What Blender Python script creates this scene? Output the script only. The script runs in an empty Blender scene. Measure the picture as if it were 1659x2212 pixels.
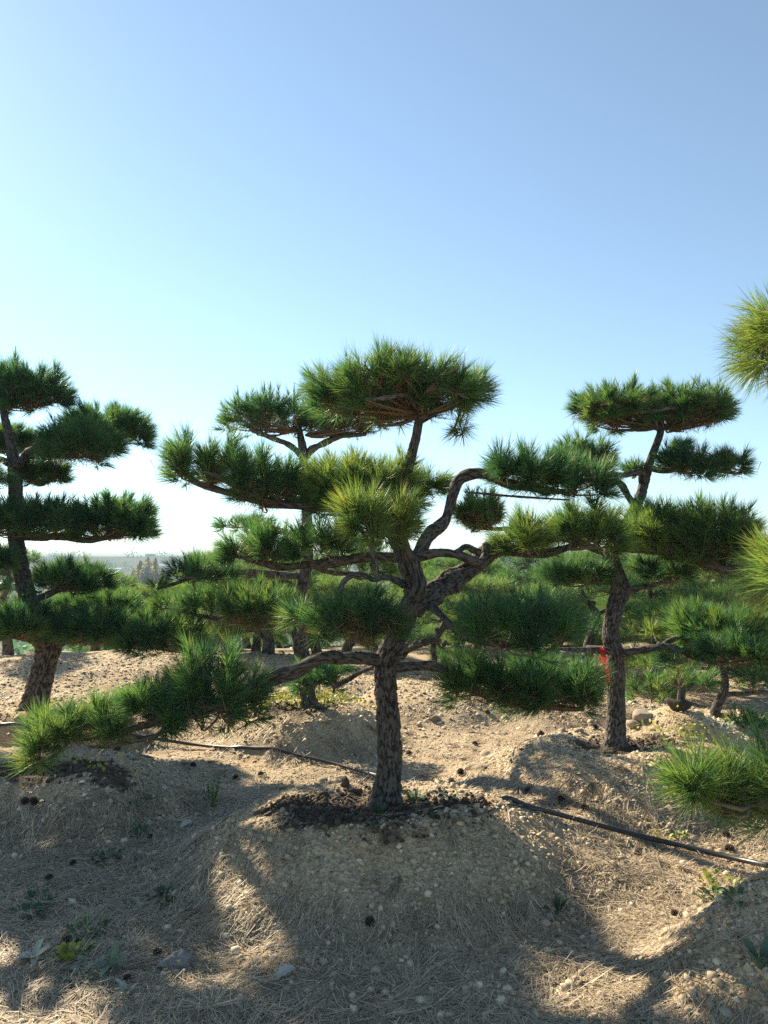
import bpy, math, random
import numpy as np
from mathutils import Vector, Matrix

# ------------------------------------------------------------------ camera, sky, sun, exposure
SC = bpy.context.scene
COL = SC.collection
RAD = math.radians
CAM_H = 1.65
PITCH = RAD(3.9)
FPX = 26.0 / 36.0 * 2212.0            # focal length in units of the 1659 x 2212 view of the photograph

cam_d = bpy.data.cameras.new('camera')
cam_d.sensor_fit = 'VERTICAL'
cam_d.sensor_height = 36.0
cam_d.sensor_width = 27.0
cam_d.lens = 26.0
cam_d.clip_start = 0.05
cam_d.clip_end = 9000.0
cam = bpy.data.objects.new('camera', cam_d)
COL.objects.link(cam)
cam.location = (0, 0, CAM_H)
cam.rotation_euler = (RAD(90) + PITCH, 0, 0)
SC.camera = cam

SUN_AZ, SUN_EL = RAD(-42), RAD(32)     # azimuth measured from the view direction, negative = to the left
world = bpy.data.worlds.new('World')
SC.world = world
world.use_nodes = True
wn = world.node_tree
wn.nodes.clear()
w_out = wn.nodes.new('ShaderNodeOutputWorld')
w_bg = wn.nodes.new('ShaderNodeBackground')
w_sky = wn.nodes.new('ShaderNodeTexSky')
w_sky.sky_type = 'NISHITA'
w_sky.sun_disc = False
w_sky.sun_elevation = SUN_EL
w_sky.sun_rotation = SUN_AZ
w_sky.altitude = 50
w_sky.air_density = 1.0
w_sky.dust_density = 0.1
w_sky.ozone_density = 1.6
w_bg.inputs['Strength'].default_value = 0.055
w_wb = wn.nodes.new('ShaderNodeMix')                    # white balance of the phone: a little cooler
w_wb.data_type = 'RGBA'
w_wb.blend_type = 'MULTIPLY'
w_wb.inputs[0].default_value = 1.0
w_wb.inputs[7].default_value = (0.87, 1.02, 1.06, 1)
w_hs = wn.nodes.new('ShaderNodeHueSaturation')
w_hs.inputs['Saturation'].default_value = 0.78
wn.links.new(w_sky.outputs['Color'], w_hs.inputs['Color'])
wn.links.new(w_hs.outputs['Color'], w_wb.inputs[6])
wn.links.new(w_wb.outputs[2], w_bg.inputs['Color'])
wn.links.new(w_bg.outputs['Background'], w_out.inputs['Surface'])

sd = bpy.data.lights.new('sun', 'SUN')
sd.energy = 4.0
sd.angle = RAD(0.5)
sd.color = (1.0, 0.86, 0.63)
sun = bpy.data.objects.new('sun', sd)
COL.objects.link(sun)
SUN_DIR = Vector((math.sin(SUN_AZ) * math.cos(SUN_EL), math.cos(SUN_AZ) * math.cos(SUN_EL), math.sin(SUN_EL)))
sun.rotation_euler = (-SUN_DIR).to_track_quat('-Z', 'Y').to_euler()
sun.location = (-20, 30, 30)

SC.view_settings.view_transform = 'Standard'
SC.view_settings.look = 'None'
SC.view_settings.gamma = 1.0
SC.view_settings.use_curve_mapping = False
SC.view_settings.exposure = 1.82
SC.cycles.max_bounces = 6
SC.cycles.transparent_max_bounces = 8
SC.cycles.volume_bounces = 0
SC.cycles.use_denoising = False
SC.cycles.use_adaptive_sampling = False
SC.cycles.sample_clamp_indirect = 6.0

# ------------------------------------------------------------------ numeric helpers
RNG = np.random.default_rng(11)

def ray(px, py):
    dx = (px - 829.5) / FPX
    dz = (1106.0 - py) / FPX
    c, s = math.cos(PITCH), math.sin(PITCH)
    return np.array([dx, c - s * dz, s + c * dz])

def at(px, py, Y):
    """the point of the world at distance Y (along the ground, forward) seen at that place of the photograph"""
    d = ray(px, py)
    k = Y / d[1]
    return np.array([0, 0, CAM_H]) + d * k

def unit(v):
    v = np.asarray(v, float)
    return v / np.maximum(np.linalg.norm(v, axis=-1, keepdims=True), 1e-9)

def hash3(ix, iy, iz, seed=0):
    n = (ix.astype(np.int64) * 73856093) ^ (iy.astype(np.int64) * 19349663) ^ (iz.astype(np.int64) * 83492791) ^ (seed * 2654435761 & 0x7fffffff)
    n = (n ^ (n >> 13)) * 1274126177 & 0xffffffff
    n = (n ^ (n >> 16)) * 668265263 & 0xffffffff
    return ((n ^ (n >> 15)) & 0xffffff) / float(0xffffff)

def vnoise(p, seed=0):
    p = np.asarray(p, float)
    i = np.floor(p).astype(np.int64)
    f = p - i
    f = f * f * (3 - 2 * f)
    r = 0
    for a in (0, 1):
        wx = f[:, 0] if a else 1 - f[:, 0]
        for b in (0, 1):
            wy = f[:, 1] if b else 1 - f[:, 1]
            for c in (0, 1):
                wz = f[:, 2] if c else 1 - f[:, 2]
                r = r + wx * wy * wz * hash3(i[:, 0] + a, i[:, 1] + b, i[:, 2] + c, seed)
    return r * 2 - 1

def fbm(p, octs=4, seed=0, gain=0.5):
    r, a, k = 0, 1.0, 1.0
    for o in range(octs):
        r = r + a * vnoise(p * k + o * 17.3, seed + o)
        a *= gain
        k *= 2.03
    return r

def worley2(u, v, wrap, seed=0):
    """F1, F2 and the cell value on a grid that repeats every `wrap` cells in u"""
    iu, iv = np.floor(u).astype(int), np.floor(v).astype(int)
    f1 = np.full(u.shape, 9.0)
    f2 = np.full(u.shape, 9.0)
    cell = np.zeros(u.shape)
    z = np.zeros(u.shape, int)
    for a in (-1, 0, 1):
        for b in (-1, 0, 1):
            cu, cv = iu + a, iv + b
            h1 = hash3(cu % wrap, cv, z, seed)
            h2 = hash3(cu % wrap, cv, z + 1, seed)
            d = np.hypot(cu + 0.15 + 0.7 * h1 - u, cv + 0.1 + 0.8 * h2 - v)
            better = d < f1
            f2 = np.where(better, f1, np.minimum(f2, d))
            cell = np.where(better, hash3(cu % wrap, cv, z + 2, seed), cell)
            f1 = np.where(better, d, f1)
    return f1, f2, cell

def smooth(a, b, x):
    t = np.clip((x - a) / (b - a), 0, 1)
    return t * t * (3 - 2 * t)

# ------------------------------------------------------------------ mesh helpers
def make_mesh(name, verts, faces, mat=None, attrs=None, smooth_shade=False):
    """faces: a list of (n, k) index arrays, k = 3 or 4"""
    verts = np.asarray(verts, np.float32)
    faces = [np.asarray(f, np.int32) for f in faces if len(f)]
    me = bpy.data.meshes.new(name)
    me.vertices.add(len(verts))
    me.vertices.foreach_set('co', verts.ravel())
    idx = np.concatenate([f.ravel() for f in faces])
    sizes = np.concatenate([np.full(len(f), f.shape[1], np.int32) for f in faces])
    starts = np.concatenate([[0], np.cumsum(sizes)[:-1]]).astype(np.int32)
    me.loops.add(len(idx))
    me.loops.foreach_set('vertex_index', idx)
    me.polygons.add(len(sizes))
    me.polygons.foreach_set('loop_start', starts)
    me.update(calc_edges=True)
    if smooth_shade:
        me.polygons.foreach_set('use_smooth', np.ones(len(sizes), bool))
    for k, a in (attrs or {}).items():
        at_ = me.attributes.new(k, 'FLOAT', 'POINT')
        at_.data.foreach_set('value', np.asarray(a, np.float32))
    me.validate()
    if mat:
        me.materials.append(mat)
    return me

class Acc:
    """collects pieces of geometry that end as ONE mesh"""
    def __init__(self):
        self.v, self.t, self.q, self.a, self.n = [], [], [], {}, 0
    def add(self, v, tris=None, quads=None, **attrs):
        v = np.asarray(v, float).reshape(-1, 3)
        if tris is not None and len(tris):
            self.t.append(np.asarray(tris) + self.n)
        if quads is not None and len(quads):
            self.q.append(np.asarray(quads) + self.n)
        for k, x in attrs.items():
            self.a.setdefault(k, []).append(np.broadcast_to(np.asarray(x, float), (len(v),)))
        self.v.append(v)
        self.n += len(v)
    def mesh(self, name, mat, smooth_shade=False, origin=None):
        v = np.concatenate(self.v)
        if origin is not None:
            v = v - np.asarray(origin)
        f = []
        if self.t: f.append(np.concatenate(self.t))
        if self.q: f.append(np.concatenate(self.q))
        return make_mesh(name, v, f, mat, {k: np.concatenate(x) for k, x in self.a.items()}, smooth_shade)

def link(name, data, parent=None, loc=None, kind=None, label=None):
    o = bpy.data.objects.new(name, data)
    COL.objects.link(o)
    if parent is not None:
        o.parent = parent
    if loc is not None:
        o.location = tuple(float(q) for q in loc)
    if kind: o['kind'] = kind
    if label: o['label'] = label
    return o

def tag(o, label, cat, group=None):
    o['label'] = label
    o['category'] = cat
    if group: o['group'] = group
    return o

def thing(name, label, cat, loc, group=None):
    return tag(link(name, None, None, loc), label, cat, group)

def copy_tree(o, parent=None):
    c = o.copy()
    COL.objects.link(c)
    if parent is not None:
        c.parent = parent
    for ch in list(o.children):
        copy_tree(ch, c)
    return c

def catmull(pts, rad, step):
    pts = np.asarray(pts, float)
    rad = np.asarray(rad, float)
    P = np.vstack([2 * pts[0] - pts[1], pts, 2 * pts[-1] - pts[-2]])
    out, ro = [], []
    for i in range(len(pts) - 1):
        p0, p1, p2, p3 = P[i], P[i + 1], P[i + 2], P[i + 3]
        n = max(2, int(np.linalg.norm(p2 - p1) / step))
        t = np.linspace(0, 1, n, endpoint=False)[:, None]
        out.append(0.5 * (2 * p1 + (p2 - p0) * t + (2 * p0 - 5 * p1 + 4 * p2 - p3) * t ** 2 + (3 * p1 - p0 - 3 * p2 + p3) * t ** 3))
        t = t[:, 0]
        ts = t * t * (3 - 2 * t) * 0.5 + t * 0.5
        ro.append(rad[i] * (1 - ts) + rad[i + 1] * ts)
    return np.vstack(out + [pts[-1:]]), np.concatenate(ro + [rad[-1:]])

def tube(pts, rad, sides=8, step=0.03, wiggle=0.0, bark=0.0, cell=0.028, seed=0, caps=True):
    """a swept, tapering tube; bark > 0 gives it raised plates with fissures between them"""
    c, r = catmull(pts, rad, step)
    n = len(c)
    if wiggle:
        s = np.arange(n)[:, None] * step
        w = np.stack([vnoise(np.hstack([s * 5, s * 0 + seed * 3.1 + k, s * 0]), seed + k) for k in range(3)], 1)
        fade = np.minimum(np.arange(n), np.arange(n)[::-1])[:, None] / max(n * 0.15, 1)
        c = c + w * wiggle * np.minimum(fade, 1)
        r = r * (1 + 0.17 * vnoise(np.hstack([s * 14, s * 0 + seed, s * 0]), seed + 9))
    tan = unit(np.gradient(c, axis=0))
    up = np.array([0.0, 1.0, 0.0]) if abs(tan[0][1]) < 0.8 else np.array([1.0, 0.0, 0.0])
    N = np.zeros_like(c)
    nn = unit(up - tan[0] * np.dot(up, tan[0]))
    for i in range(n):
        nn = unit(nn - tan[i] * np.dot(nn, tan[i]))
        N[i] = nn
    B = np.cross(tan, N)
    th = np.arange(sides) / sides * 2 * np.pi
    arc = np.concatenate([[0], np.cumsum(np.linalg.norm(np.diff(c, axis=0), axis=1))])
    d = np.ones((n, sides))
    plate = np.full((n, sides), 0.6)
    if bark:
        rm = float(np.mean(r))
        wrap = max(5, int(round(2 * np.pi * rm / cell)))
        U = np.broadcast_to(th / (2 * np.pi) * wrap, (n, sides)).ravel()
        V = np.repeat(arc / (cell * 4.2), sides)
        X = np.stack([np.cos(U / wrap * 6.283) * 2, np.sin(U / wrap * 6.283) * 2, V * 1.2], 1)
        U2 = U + 0.6 * vnoise(X * 1.3, seed + 3) + 0.25 * vnoise(X * 4.7, seed + 13)
        V2 = V + 0.5 * vnoise(X * 1.3 + 9, seed + 4) + 0.2 * vnoise(X * 4.7, seed + 14)
        f1, f2, cv = worley2(U2, V2, wrap, seed)
        pl = smooth(0.0, 0.30, f2 - f1 + 0.10 * fbm(X * 4.1, 2, seed + 6))
        fine = fbm(X * np.array([3.5, 3.5, 2.5]), 3, seed + 5)
        plate = (pl * (0.65 + 0.35 * cv)).reshape(n, sides)
        d = 1 + (bark * (pl * (0.6 + 0.6 * cv) - 0.55 + 0.28 * fine)).reshape(n, sides)
        big = vnoise(np.stack([np.cos(U / wrap * 6.283), np.sin(U / wrap * 6.283), V * 0.25], 1), seed + 8)
        d = d + 0.07 * big.reshape(n, sides)
    rr = r[:, None] * d
    v = c[:, None, :] + rr[..., None] * (np.cos(th)[None, :, None] * N[:, None, :] + np.sin(th)[None, :, None] * B[:, None, :])
    a = np.arange(n - 1)[:, None] * sides + np.arange(sides)[None, :]
    b = np.arange(n - 1)[:, None] * sides + (np.arange(sides)[None, :] + 1) % sides
    quads = np.stack([a, b, b + sides, a + sides], -1).reshape(-1, 4)
    v = v.reshape(-1, 3)
    pl = plate.ravel()
    tris = np.zeros((0, 3), int)
    if caps:
        k = len(v)
        v = np.vstack([v, c[:1] - tan[:1] * r[0] * 0.3, c[-1:] + tan[-1:] * r[-1] * 0.8])
        pl = np.concatenate([pl, [0.5, 0.5]])
        j = np.arange(sides)
        t1 = np.stack([np.full(sides, k), (j + 1) % sides, j], 1)
        l = (n - 1) * sides
        t2 = np.stack([np.full(sides, k + 1), l + j, l + (j + 1) % sides], 1)
        tris = np.vstack([t1, t2])
    return v, tris, quads, pl

# ------------------------------------------------------------------ materials
def new_mat(name):
    m = bpy.data.materials.new(name)
    m.use_nodes = True
    nt = m.node_tree
    nt.nodes.clear()
    out = nt.nodes.new('ShaderNodeOutputMaterial')
    return m, nt, out

def node(nt, kind, **kw):
    n = nt.nodes.new(kind)
    for k, v in kw.items():
        setattr(n, k, v)
    return n

def ramp(nt, fac, stops):
    r = nt.nodes.new('ShaderNodeValToRGB')
    el = r.color_ramp.elements
    el[0].position, el[0].color = stops[0][0], (*stops[0][1], 1)
    el[1].position, el[1].color = stops[-1][0], (*stops[-1][1], 1)
    for p, c in stops[1:-1]:
        e = el.new(p)
        e.color = (*c, 1)
    nt.links.new(fac, r.inputs['Fac'])
    return r.outputs['Color']

def attr(nt, name):
    a = nt.nodes.new('ShaderNodeAttribute')
    a.attribute_name = name
    return a.outputs['Fac']

def noise_tex(nt, scale, detail=4, rough=0.55, vec=None):
    n = nt.nodes.new('ShaderNodeTexNoise')
    n.inputs['Scale'].default_value = scale
    n.inputs['Detail'].default_value = detail
    n.inputs['Roughness'].default_value = rough
    if vec is None:
        g = nt.nodes.new('ShaderNodeNewGeometry')
        vec = g.outputs['Position']
    nt.links.new(vec, n.inputs['Vector'])
    return n.outputs['Fac']

def mix_col(nt, fac, a, b, mode='MIX'):
    m = nt.nodes.new('ShaderNodeMix')
    m.data_type = 'RGBA'
    m.blend_type = mode
    for sock, val in ((m.inputs[0], fac), (m.inputs[6], a), (m.inputs[7], b)):
        if isinstance(val, (int, float)):
            sock.default_value = val
        elif isinstance(val, tuple):
            sock.default_value = (*val, 1)
        else:
            nt.links.new(val, sock)
    return m.outputs[2]

def bump(nt, height, strength, dist, prev=None):
    b = nt.nodes.new('ShaderNodeBump')
    b.inputs['Strength'].default_value = strength
    b.inputs['Distance'].default_value = dist
    nt.links.new(height, b.inputs['Height'])
    if prev is not None:
        nt.links.new(prev, b.inputs['Normal'])
    return b.outputs['Normal']

def pbsdf(nt, out, col, rough=0.8, normal=None, spec=0.3):
    p = nt.nodes.new('ShaderNodeBsdfPrincipled')
    if isinstance(col, tuple):
        p.inputs['Base Color'].default_value = (*col, 1)
    else:
        nt.links.new(col, p.inputs['Base Color'])
    p.inputs['Roughness'].default_value = rough
    p.inputs['Specular IOR Level'].default_value = spec
    if normal is not None:
        nt.links.new(normal, p.inputs['Normal'])
    if out is not None:
        nt.links.new(p.outputs[0], out.inputs['Surface'])
    return p

def leafy_mat(name, stops, transl=0.35, rough=0.4, spec=0.5):
    """needles and leaves: part of the light goes through them"""
    m, nt, out = new_mat(name)
    col = ramp(nt, attr(nt, 'tint'), stops)
    p = pbsdf(nt, None, col, rough, None, spec)
    t = nt.nodes.new('ShaderNodeBsdfTranslucent')
    nt.links.new(mix_col(nt, 1.0, col, (1.35, 1.3, 0.75), 'MULTIPLY'), t.inputs['Color'])
    mx = nt.nodes.new('ShaderNodeMixShader')
    mx.inputs[0].default_value = transl
    nt.links.new(p.outputs[0], mx.inputs[1])
    nt.links.new(t.outputs[0], mx.inputs[2])
    nt.links.new(mx.outputs[0], out.inputs['Surface'])
    return m

M_NEEDLE = leafy_mat('pine needles', [(0.0, (0.034, 0.108, 0.062)), (0.3, (0.066, 0.168, 0.068)), (0.6, (0.140, 0.230, 0.062)), (1.0, (0.31, 0.31, 0.065))], 0.50, 0.46, 0.5)
M_DEAD = leafy_mat('dry needles', [(0.0, (0.06, 0.035, 0.02)), (0.5, (0.17, 0.095, 0.045)), (1.0, (0.36, 0.25, 0.13))], 0.2, 0.6, 0.3)
M_LITTER = leafy_mat('fallen needles', [(0.0, (0.13, 0.10, 0.076)), (0.5, (0.37, 0.30, 0.215)), (1.0, (0.65, 0.555, 0.41))], 0.12, 0.55, 0.35)
M_LEAF = leafy_mat('weed leaves', [(0.0, (0.02, 0.07, 0.035)), (0.45, (0.06, 0.14, 0.04)), (0.75, (0.22, 0.27, 0.04)), (1.0, (0.42, 0.40, 0.10))], 0.3, 0.5, 0.4)
M_SILVER = leafy_mat('downy leaves', [(0.0, (0.08, 0.14, 0.09)), (0.5, (0.22, 0.27, 0.20)), (1.0, (0.46, 0.44, 0.40))], 0.15, 0.7, 0.3)
M_POPLAR = leafy_mat('poplar leaves', [(0.0, (0.16, 0.16, 0.05)), (0.5, (0.34, 0.30, 0.11)), (1.0, (0.52, 0.43, 0.20))], 0.35, 0.6, 0.3)

def make_bark(name, deep, mid, pale, scale=1.0):
    m, nt, out = new_mat(name)
    pl = attr(nt, 'plate')
    n = noise_tex(nt, 38 * scale, 5, 0.65)
    n2 = noise_tex(nt, 7 * scale, 3)
    add = nt.nodes.new('ShaderNodeMath'); add.operation = 'MULTIPLY_ADD'
    nt.links.new(n, add.inputs[0]); add.inputs[1].default_value = 0.5
    nt.links.new(pl, add.inputs[2])
    col = ramp(nt, add.outputs[0], [(0.25, deep), (0.65, mid), (1.15, pale)])
    col = mix_col(nt, n2, col, (0.16, 0.12, 0.09), 'MIX') if False else mix_col(nt, 0.35, col, mix_col(nt, n2, (0.5, 0.42, 0.36), (1.35, 1.35, 1.4)), 'MULTIPLY')
    nrm = bump(nt, n, 0.7, 0.012)
    pbsdf(nt, out, col, 0.85, nrm, 0.25)
    return m

M_BARK = make_bark('pine bark', (0.021, 0.018, 0.016), (0.050, 0.043, 0.038), (0.120, 0.106, 0.094))
M_TWIG = make_bark('pine twig bark', (0.05, 0.036, 0.026), (0.12, 0.09, 0.065), (0.24, 0.19, 0.145), 1.6)

def make_ground():
    m, nt, out = new_mat('granite sand')
    n1 = noise_tex(nt, 1.3, 4)
    n2 = noise_tex(nt, 55, 5, 0.7)
    n3 = noise_tex(nt, 9, 4)
    vor = nt.nodes.new('ShaderNodeTexVoronoi')
    g = nt.nodes.new('ShaderNodeNewGeometry')
    nt.links.new(g.outputs['Position'], vor.inputs['Vector'])
    vor.inputs['Scale'].default_value = 62
    bw = nt.nodes.new('ShaderNodeSeparateColor')
    nt.links.new(vor.outputs['Color'], bw.inputs[0])
    grain = ramp(nt, bw.outputs[0], [(0.0, (0.18, 0.133, 0.084)), (0.5, (0.445, 0.345, 0.222)), (0.85, (0.56, 0.455, 0.31)), (1.0, (0.64, 0.54, 0.39))])
    base = ramp(nt, n2, [(0.25, (0.17, 0.125, 0.08)), (0.52, (0.435, 0.34, 0.222)), (0.8, (0.57, 0.455, 0.29))])
    col = mix_col(nt, 0.55, base, grain)
    rmask = nt.nodes.new('ShaderNodeMapRange')
    rmask.inputs[1].default_value, rmask.inputs[2].default_value = 0.52, 0.72
    nt.links.new(n1, rmask.inputs[0])
    col = mix_col(nt, rmask.outputs[0], col, mix_col(nt, n3, (0.42, 0.255, 0.135), (0.55, 0.375, 0.21)))
    col = mix_col(nt, attr(nt, 'litter'), col, mix_col(nt, n2, (0.18, 0.14, 0.10), (0.47, 0.37, 0.255)))
    col = mix_col(nt, attr(nt, 'humus'), col, mix_col(nt, n2, (0.035, 0.026, 0.020), (0.13, 0.095, 0.068)))
    field = mix_col(nt, noise_tex(nt, 0.012, 5), (0.06, 0.085, 0.035), (0.17, 0.15, 0.09))
    col = mix_col(nt, attr(nt, 'far'), col, field)
    nrm = bump(nt, n2, 0.55, 0.02)
    nrm = bump(nt, vor.outputs['Distance'], 0.55, 0.012, nrm)
    pbsdf(nt, out, col, 0.95, nrm, 0.15)
    return m
M_GROUND = make_ground()

def make_stone(name, stops, scale=30, rough=0.9):
    m, nt, out = new_mat(name)
    n = noise_tex(nt, scale, 5, 0.65)
    a = attr(nt, 'tint')
    mm = nt.nodes.new('ShaderNodeMath'); mm.operation = 'MULTIPLY_ADD'
    nt.links.new(n, mm.inputs[0]); mm.inputs[1].default_value = 0.35
    nt.links.new(a, mm.inputs[2])
    col = ramp(nt, mm.outputs[0], stops)
    pbsdf(nt, out, col, rough, bump(nt, n, 0.5, 0.01), 0.2)
    return m
M_PEBBLE = make_stone('gravel stones', [(0.2, (0.20, 0.15, 0.095)), (0.6, (0.40, 0.32, 0.215)), (0.95, (0.49, 0.40, 0.28)), (1.3, (0.60, 0.51, 0.37))])
M_STONE = make_stone('field stones', [(0.15, (0.14, 0.11, 0.08)), (0.65, (0.30, 0.25, 0.185)), (1.2, (0.52, 0.48, 0.41))], 22)
M_GREYROCK = make_stone('weathered grey wood', [(0.2, (0.05, 0.046, 0.042)), (0.6, (0.20, 0.19, 0.18)), (1.0, (0.46, 0.45, 0.44))], 18)
M_DARKSOIL = make_stone('dark root soil', [(0.1, (0.028, 0.021, 0.017)), (0.6, (0.085, 0.063, 0.047)), (1.2, (0.20, 0.155, 0.115))], 40)
M_CONE = make_stone('pine cone scales', [(0.1, (0.020, 0.014, 0.011)), (0.7, (0.055, 0.038, 0.028)), (1.2, (0.15, 0.105, 0.075))], 60, 0.7)
M_WOOD = make_stone('dry sticks', [(0.1, (0.11, 0.08, 0.055)), (0.6, (0.26, 0.20, 0.14)), (1.2, (0.42, 0.35, 0.25))], 50)

def plain(name, col, rough, spec=0.5, noise_amt=0.25, scale=25):
    m, nt, out = new_mat(name)
    n = noise_tex(nt, scale, 4)
    c = mix_col(nt, n, tuple(q * (1 - noise_amt) for q in col), tuple(min(1, q * (1 + noise_amt)) for q in col))
    pbsdf(nt, out, c, rough, bump(nt, n, 0.15, 0.004), spec)
    return m
M_HOSE = plain('black polyethylene', (0.024, 0.027, 0.031), 0.36, 0.5)
M_RIBBON = leafy_mat('red ribbon cloth', [(0.0, (0.34, 0.006, 0.010)), (1.0, (0.46, 0.010, 0.016))], 0.3, 0.5, 0.3)
M_TUNNEL = plain('polytunnel film', (0.78, 0.80, 0.80), 0.4, 0.5, 0.05)
M_WALLFAR = plain('pale render wall', (0.62, 0.63, 0.64), 0.8, 0.3, 0.08, 0.5)
M_GLASSFAR = plain('dark window glass', (0.07, 0.09, 0.11), 0.2, 0.5, 0.1)

# ------------------------------------------------------------------ the ground
def px_of(px, Y): return (px - 829.5) / FPX * Y
MOUNDS = [  # x, y, height, outer radius x, outer radius y, flat share, crater
    (px_of(830, 4.2), 4.20, 0.345, 1.45, 1.08, 0.33, 0.03),
    (px_of(60, 5.3), 5.30, 0.25, 1.45, 0.85, 0.45, 0.04),
    (px_of(70, 6.8), 6.90, 0.37, 1.30, 0.80, 0.35, 0.03),
    (px_of(1330, 5.6), 5.60, 0.31, 1.45, 1.12, 0.33, 0.03),
    (px_of(675, 7.0), 7.00, 0.34, 1.05, 0.85, 0.30, 0.02),
    (px_of(1458, 6.5), 6.55, 0.36, 0.85, 0.80, 0.10, 0.0),
    (px_of(960, 8.4), 8.50, 0.24, 1.6, 1.25, 0.30, 0.0),
    (px_of(1230, 8.2), 8.20, 0.22, 1.6, 1.25, 0.30, 0.0),
    (px_of(760, 8.9), 8.90, 0.26, 1.2, 1.0, 0.25, 0.0),
    (px_of(290, 10.3), 10.6, 0.34, 2.2, 3.2, 0.05, 0.0),
    (px_of(40, 10.2), 10.6, 0.28, 2.6, 3.0, 0.10, 0.0),
    (px_of(590, 11.0), 11.0, 0.28, 1.4, 1.3, 0.25, 0.0),
    (2.35, 2.95, 0.46, 1.65, 0.90, 0.30, 0.03),
    (-3.2, 2.6, 0.25, 1.2, 1.1, 0.3, 0.0),
    (px_of(1545, 7.3), 7.30, 0.15, 1.0, 0.9, 0.3, 0.0),
]

def height(x, y):
    x = np.asarray(x, float); y = np.asarray(y, float)
    shp = x.shape
    x = x.ravel(); y = y.ravel()
    z = np.zeros_like(x)
    wob = vnoise(np.stack([x * 1.7, y * 1.7, 0 * x], 1), 40) * 0.10 + vnoise(np.stack([x * 4.1, y * 4.1, 0 * x], 1), 41) * 0.05
    for mx, my, h, rx, ry, fl, cr in MOUNDS:
        d = np.hypot((x - mx) / rx, (y - my) / ry) * (1 + wob)
        m = h * (1 - smooth(fl, 1.0, d))
        m = m - cr * (1 - smooth(fl * 0.4, fl * 1.05, d))
        z = np.maximum(z, m) + 0.25 * np.minimum(z, m) * (m > 0)
    near = 1 - smooth(14, 30, np.hypot(x, y))
    P = np.stack([x, y, 0 * x], 1)
    z = z + near * (0.035 * vnoise(P * 0.9, 1) + 0.016 * vnoise(P * 3.1, 2) + 0.008 * vnoise(P * 8.5, 3))
    r = np.hypot(x, y)
    side = smooth(-0.10, 0.22, x / np.maximum(np.abs(y) + 0.2 * r, 0.1))
    depth = 19.0 * (1 - side) + 3.2 * side
    fwd = smooth(11.5, 60.0, r) * 0.45 + smooth(40.0, 220.0, r) * 0.55
    z = z - depth * fwd * smooth(-0.2, 0.3, y / np.maximum(r, 0.1))
    rise = smooth(280, 950, r)
    hill = (27.6 + 1.0 * vnoise(np.stack([x * 0.0021, y * 0.0021, 0 * x], 1), 5) + 0.6 * vnoise(np.stack([x * 0.006, y * 0.006, 0 * x], 1), 6)) * (1 - side) + 4.5 * side
    z = z + hill * rise * smooth(-0.2, 0.3, y / np.maximum(r, 0.1))
    z = z + 0.5 * smooth(60, 300, r) * vnoise(np.stack([x * 0.02, y * 0.02, 0 * x], 1), 7)
    return z.reshape(shp)

def h1(x, y): return float(height(np.array([x]), np.array([y]))[0])

def ground_at(px, py):
    """where the ground lies that is seen at that place of the photograph"""
    d = ray(px, py)
    t = np.arange(1.5, 30, 0.004)
    z = CAM_H + d[2] * t - height(d[0] * t, d[1] * t)
    i = int(np.argmax(z < 0))
    return np.array([d[0] * t[i], d[1] * t[i], CAM_H + d[2] * t[i]])

HUMUS = [(px_of(820, 4.1), 4.08, 0.56, 0.36), (px_of(50, 5.2), 5.15, 0.85, 0.25), (px_of(1370, 5.6), 5.6, 0.5, 0.25), (px_of(662, 7), 6.95, 0.35, 0.25)]
def humus_mask(x, y):
    m = np.zeros_like(x)
    P = np.stack([x * 6, y * 6, 0 * x], 1)
    w = vnoise(P, 21) * 0.35 + vnoise(P * 2.7, 22) * 0.22
    for hx, hy, rx, ry in HUMUS:
        d = np.hypot((x - hx) / rx, (y - hy) / ry) + w
        m = np.maximum(m, 1 - smooth(0.65, 1.05, d))
    return m
def litter_mask(x, y):
    P = np.stack([x, y, 0 * x], 1)
    z = height(x, y)
    low = 1 - smooth(0.07, 0.22, z)
    n = vnoise(P * 1.6, 31) * 0.6 + vnoise(P * 4.2, 32) * 0.4
    return np.clip(low * 0.66 - 0.04 + n * 0.50, 0, 1)

def build_ground():
    ang = np.concatenate([np.linspace(-180, -40, 50, endpoint=False), np.linspace(-40, -31, 30, endpoint=False), np.linspace(-31, 31, 310, endpoint=False), np.linspace(31, 40, 30, endpoint=False), np.linspace(40, 180, 50, endpoint=False)])
    rad = [0.25]
    while rad[-1] < 2400:
        r = rad[-1]
        rad.append(r + (0.2 if r < 2.0 else 0.027 if r < 6.5 else 0.045 if r < 12 else r * 0.03))
    rad = np.array(rad)
    na, nr = len(ang), len(rad)
    A, R = np.meshgrid(np.radians(ang), rad)
    x = (np.sin(A) * R).ravel(); y = (np.cos(A) * R).ravel()
    z = height(x, y)
    v = np.stack([x, y, z], 1)
    i = np.arange(nr - 1)[:, None] * na + np.arange(na)[None, :]
    j = np.arange(nr - 1)[:, None] * na + (np.arange(na)[None, :] + 1) % na
    q = np.stack([i, i + na, j + na, j], -1).reshape(-1, 4)
    k = len(v)
    v = np.vstack([v, [[0, 0, h1(0, 0)]]])
    a = np.arange(na)
    t = np.stack([np.full(na, k), a, (a + 1) % na], 1)
    rr = np.hypot(v[:, 0], v[:, 1])
    near = rr < 30
    hm = np.zeros(len(v)); lm = np.zeros(len(v))
    hm[near] = humus_mask(v[near, 0], v[near, 1])
    lm[near] = litter_mask(v[near, 0], v[near, 1]) * 0.8
    far = smooth(12.5, 24, rr)
    me = make_mesh('ground', v, [q, t], M_GROUND, {'humus': hm, 'litter': lm, 'far': far}, True)
    link('ground', me, kind='structure')
build_ground()

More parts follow.
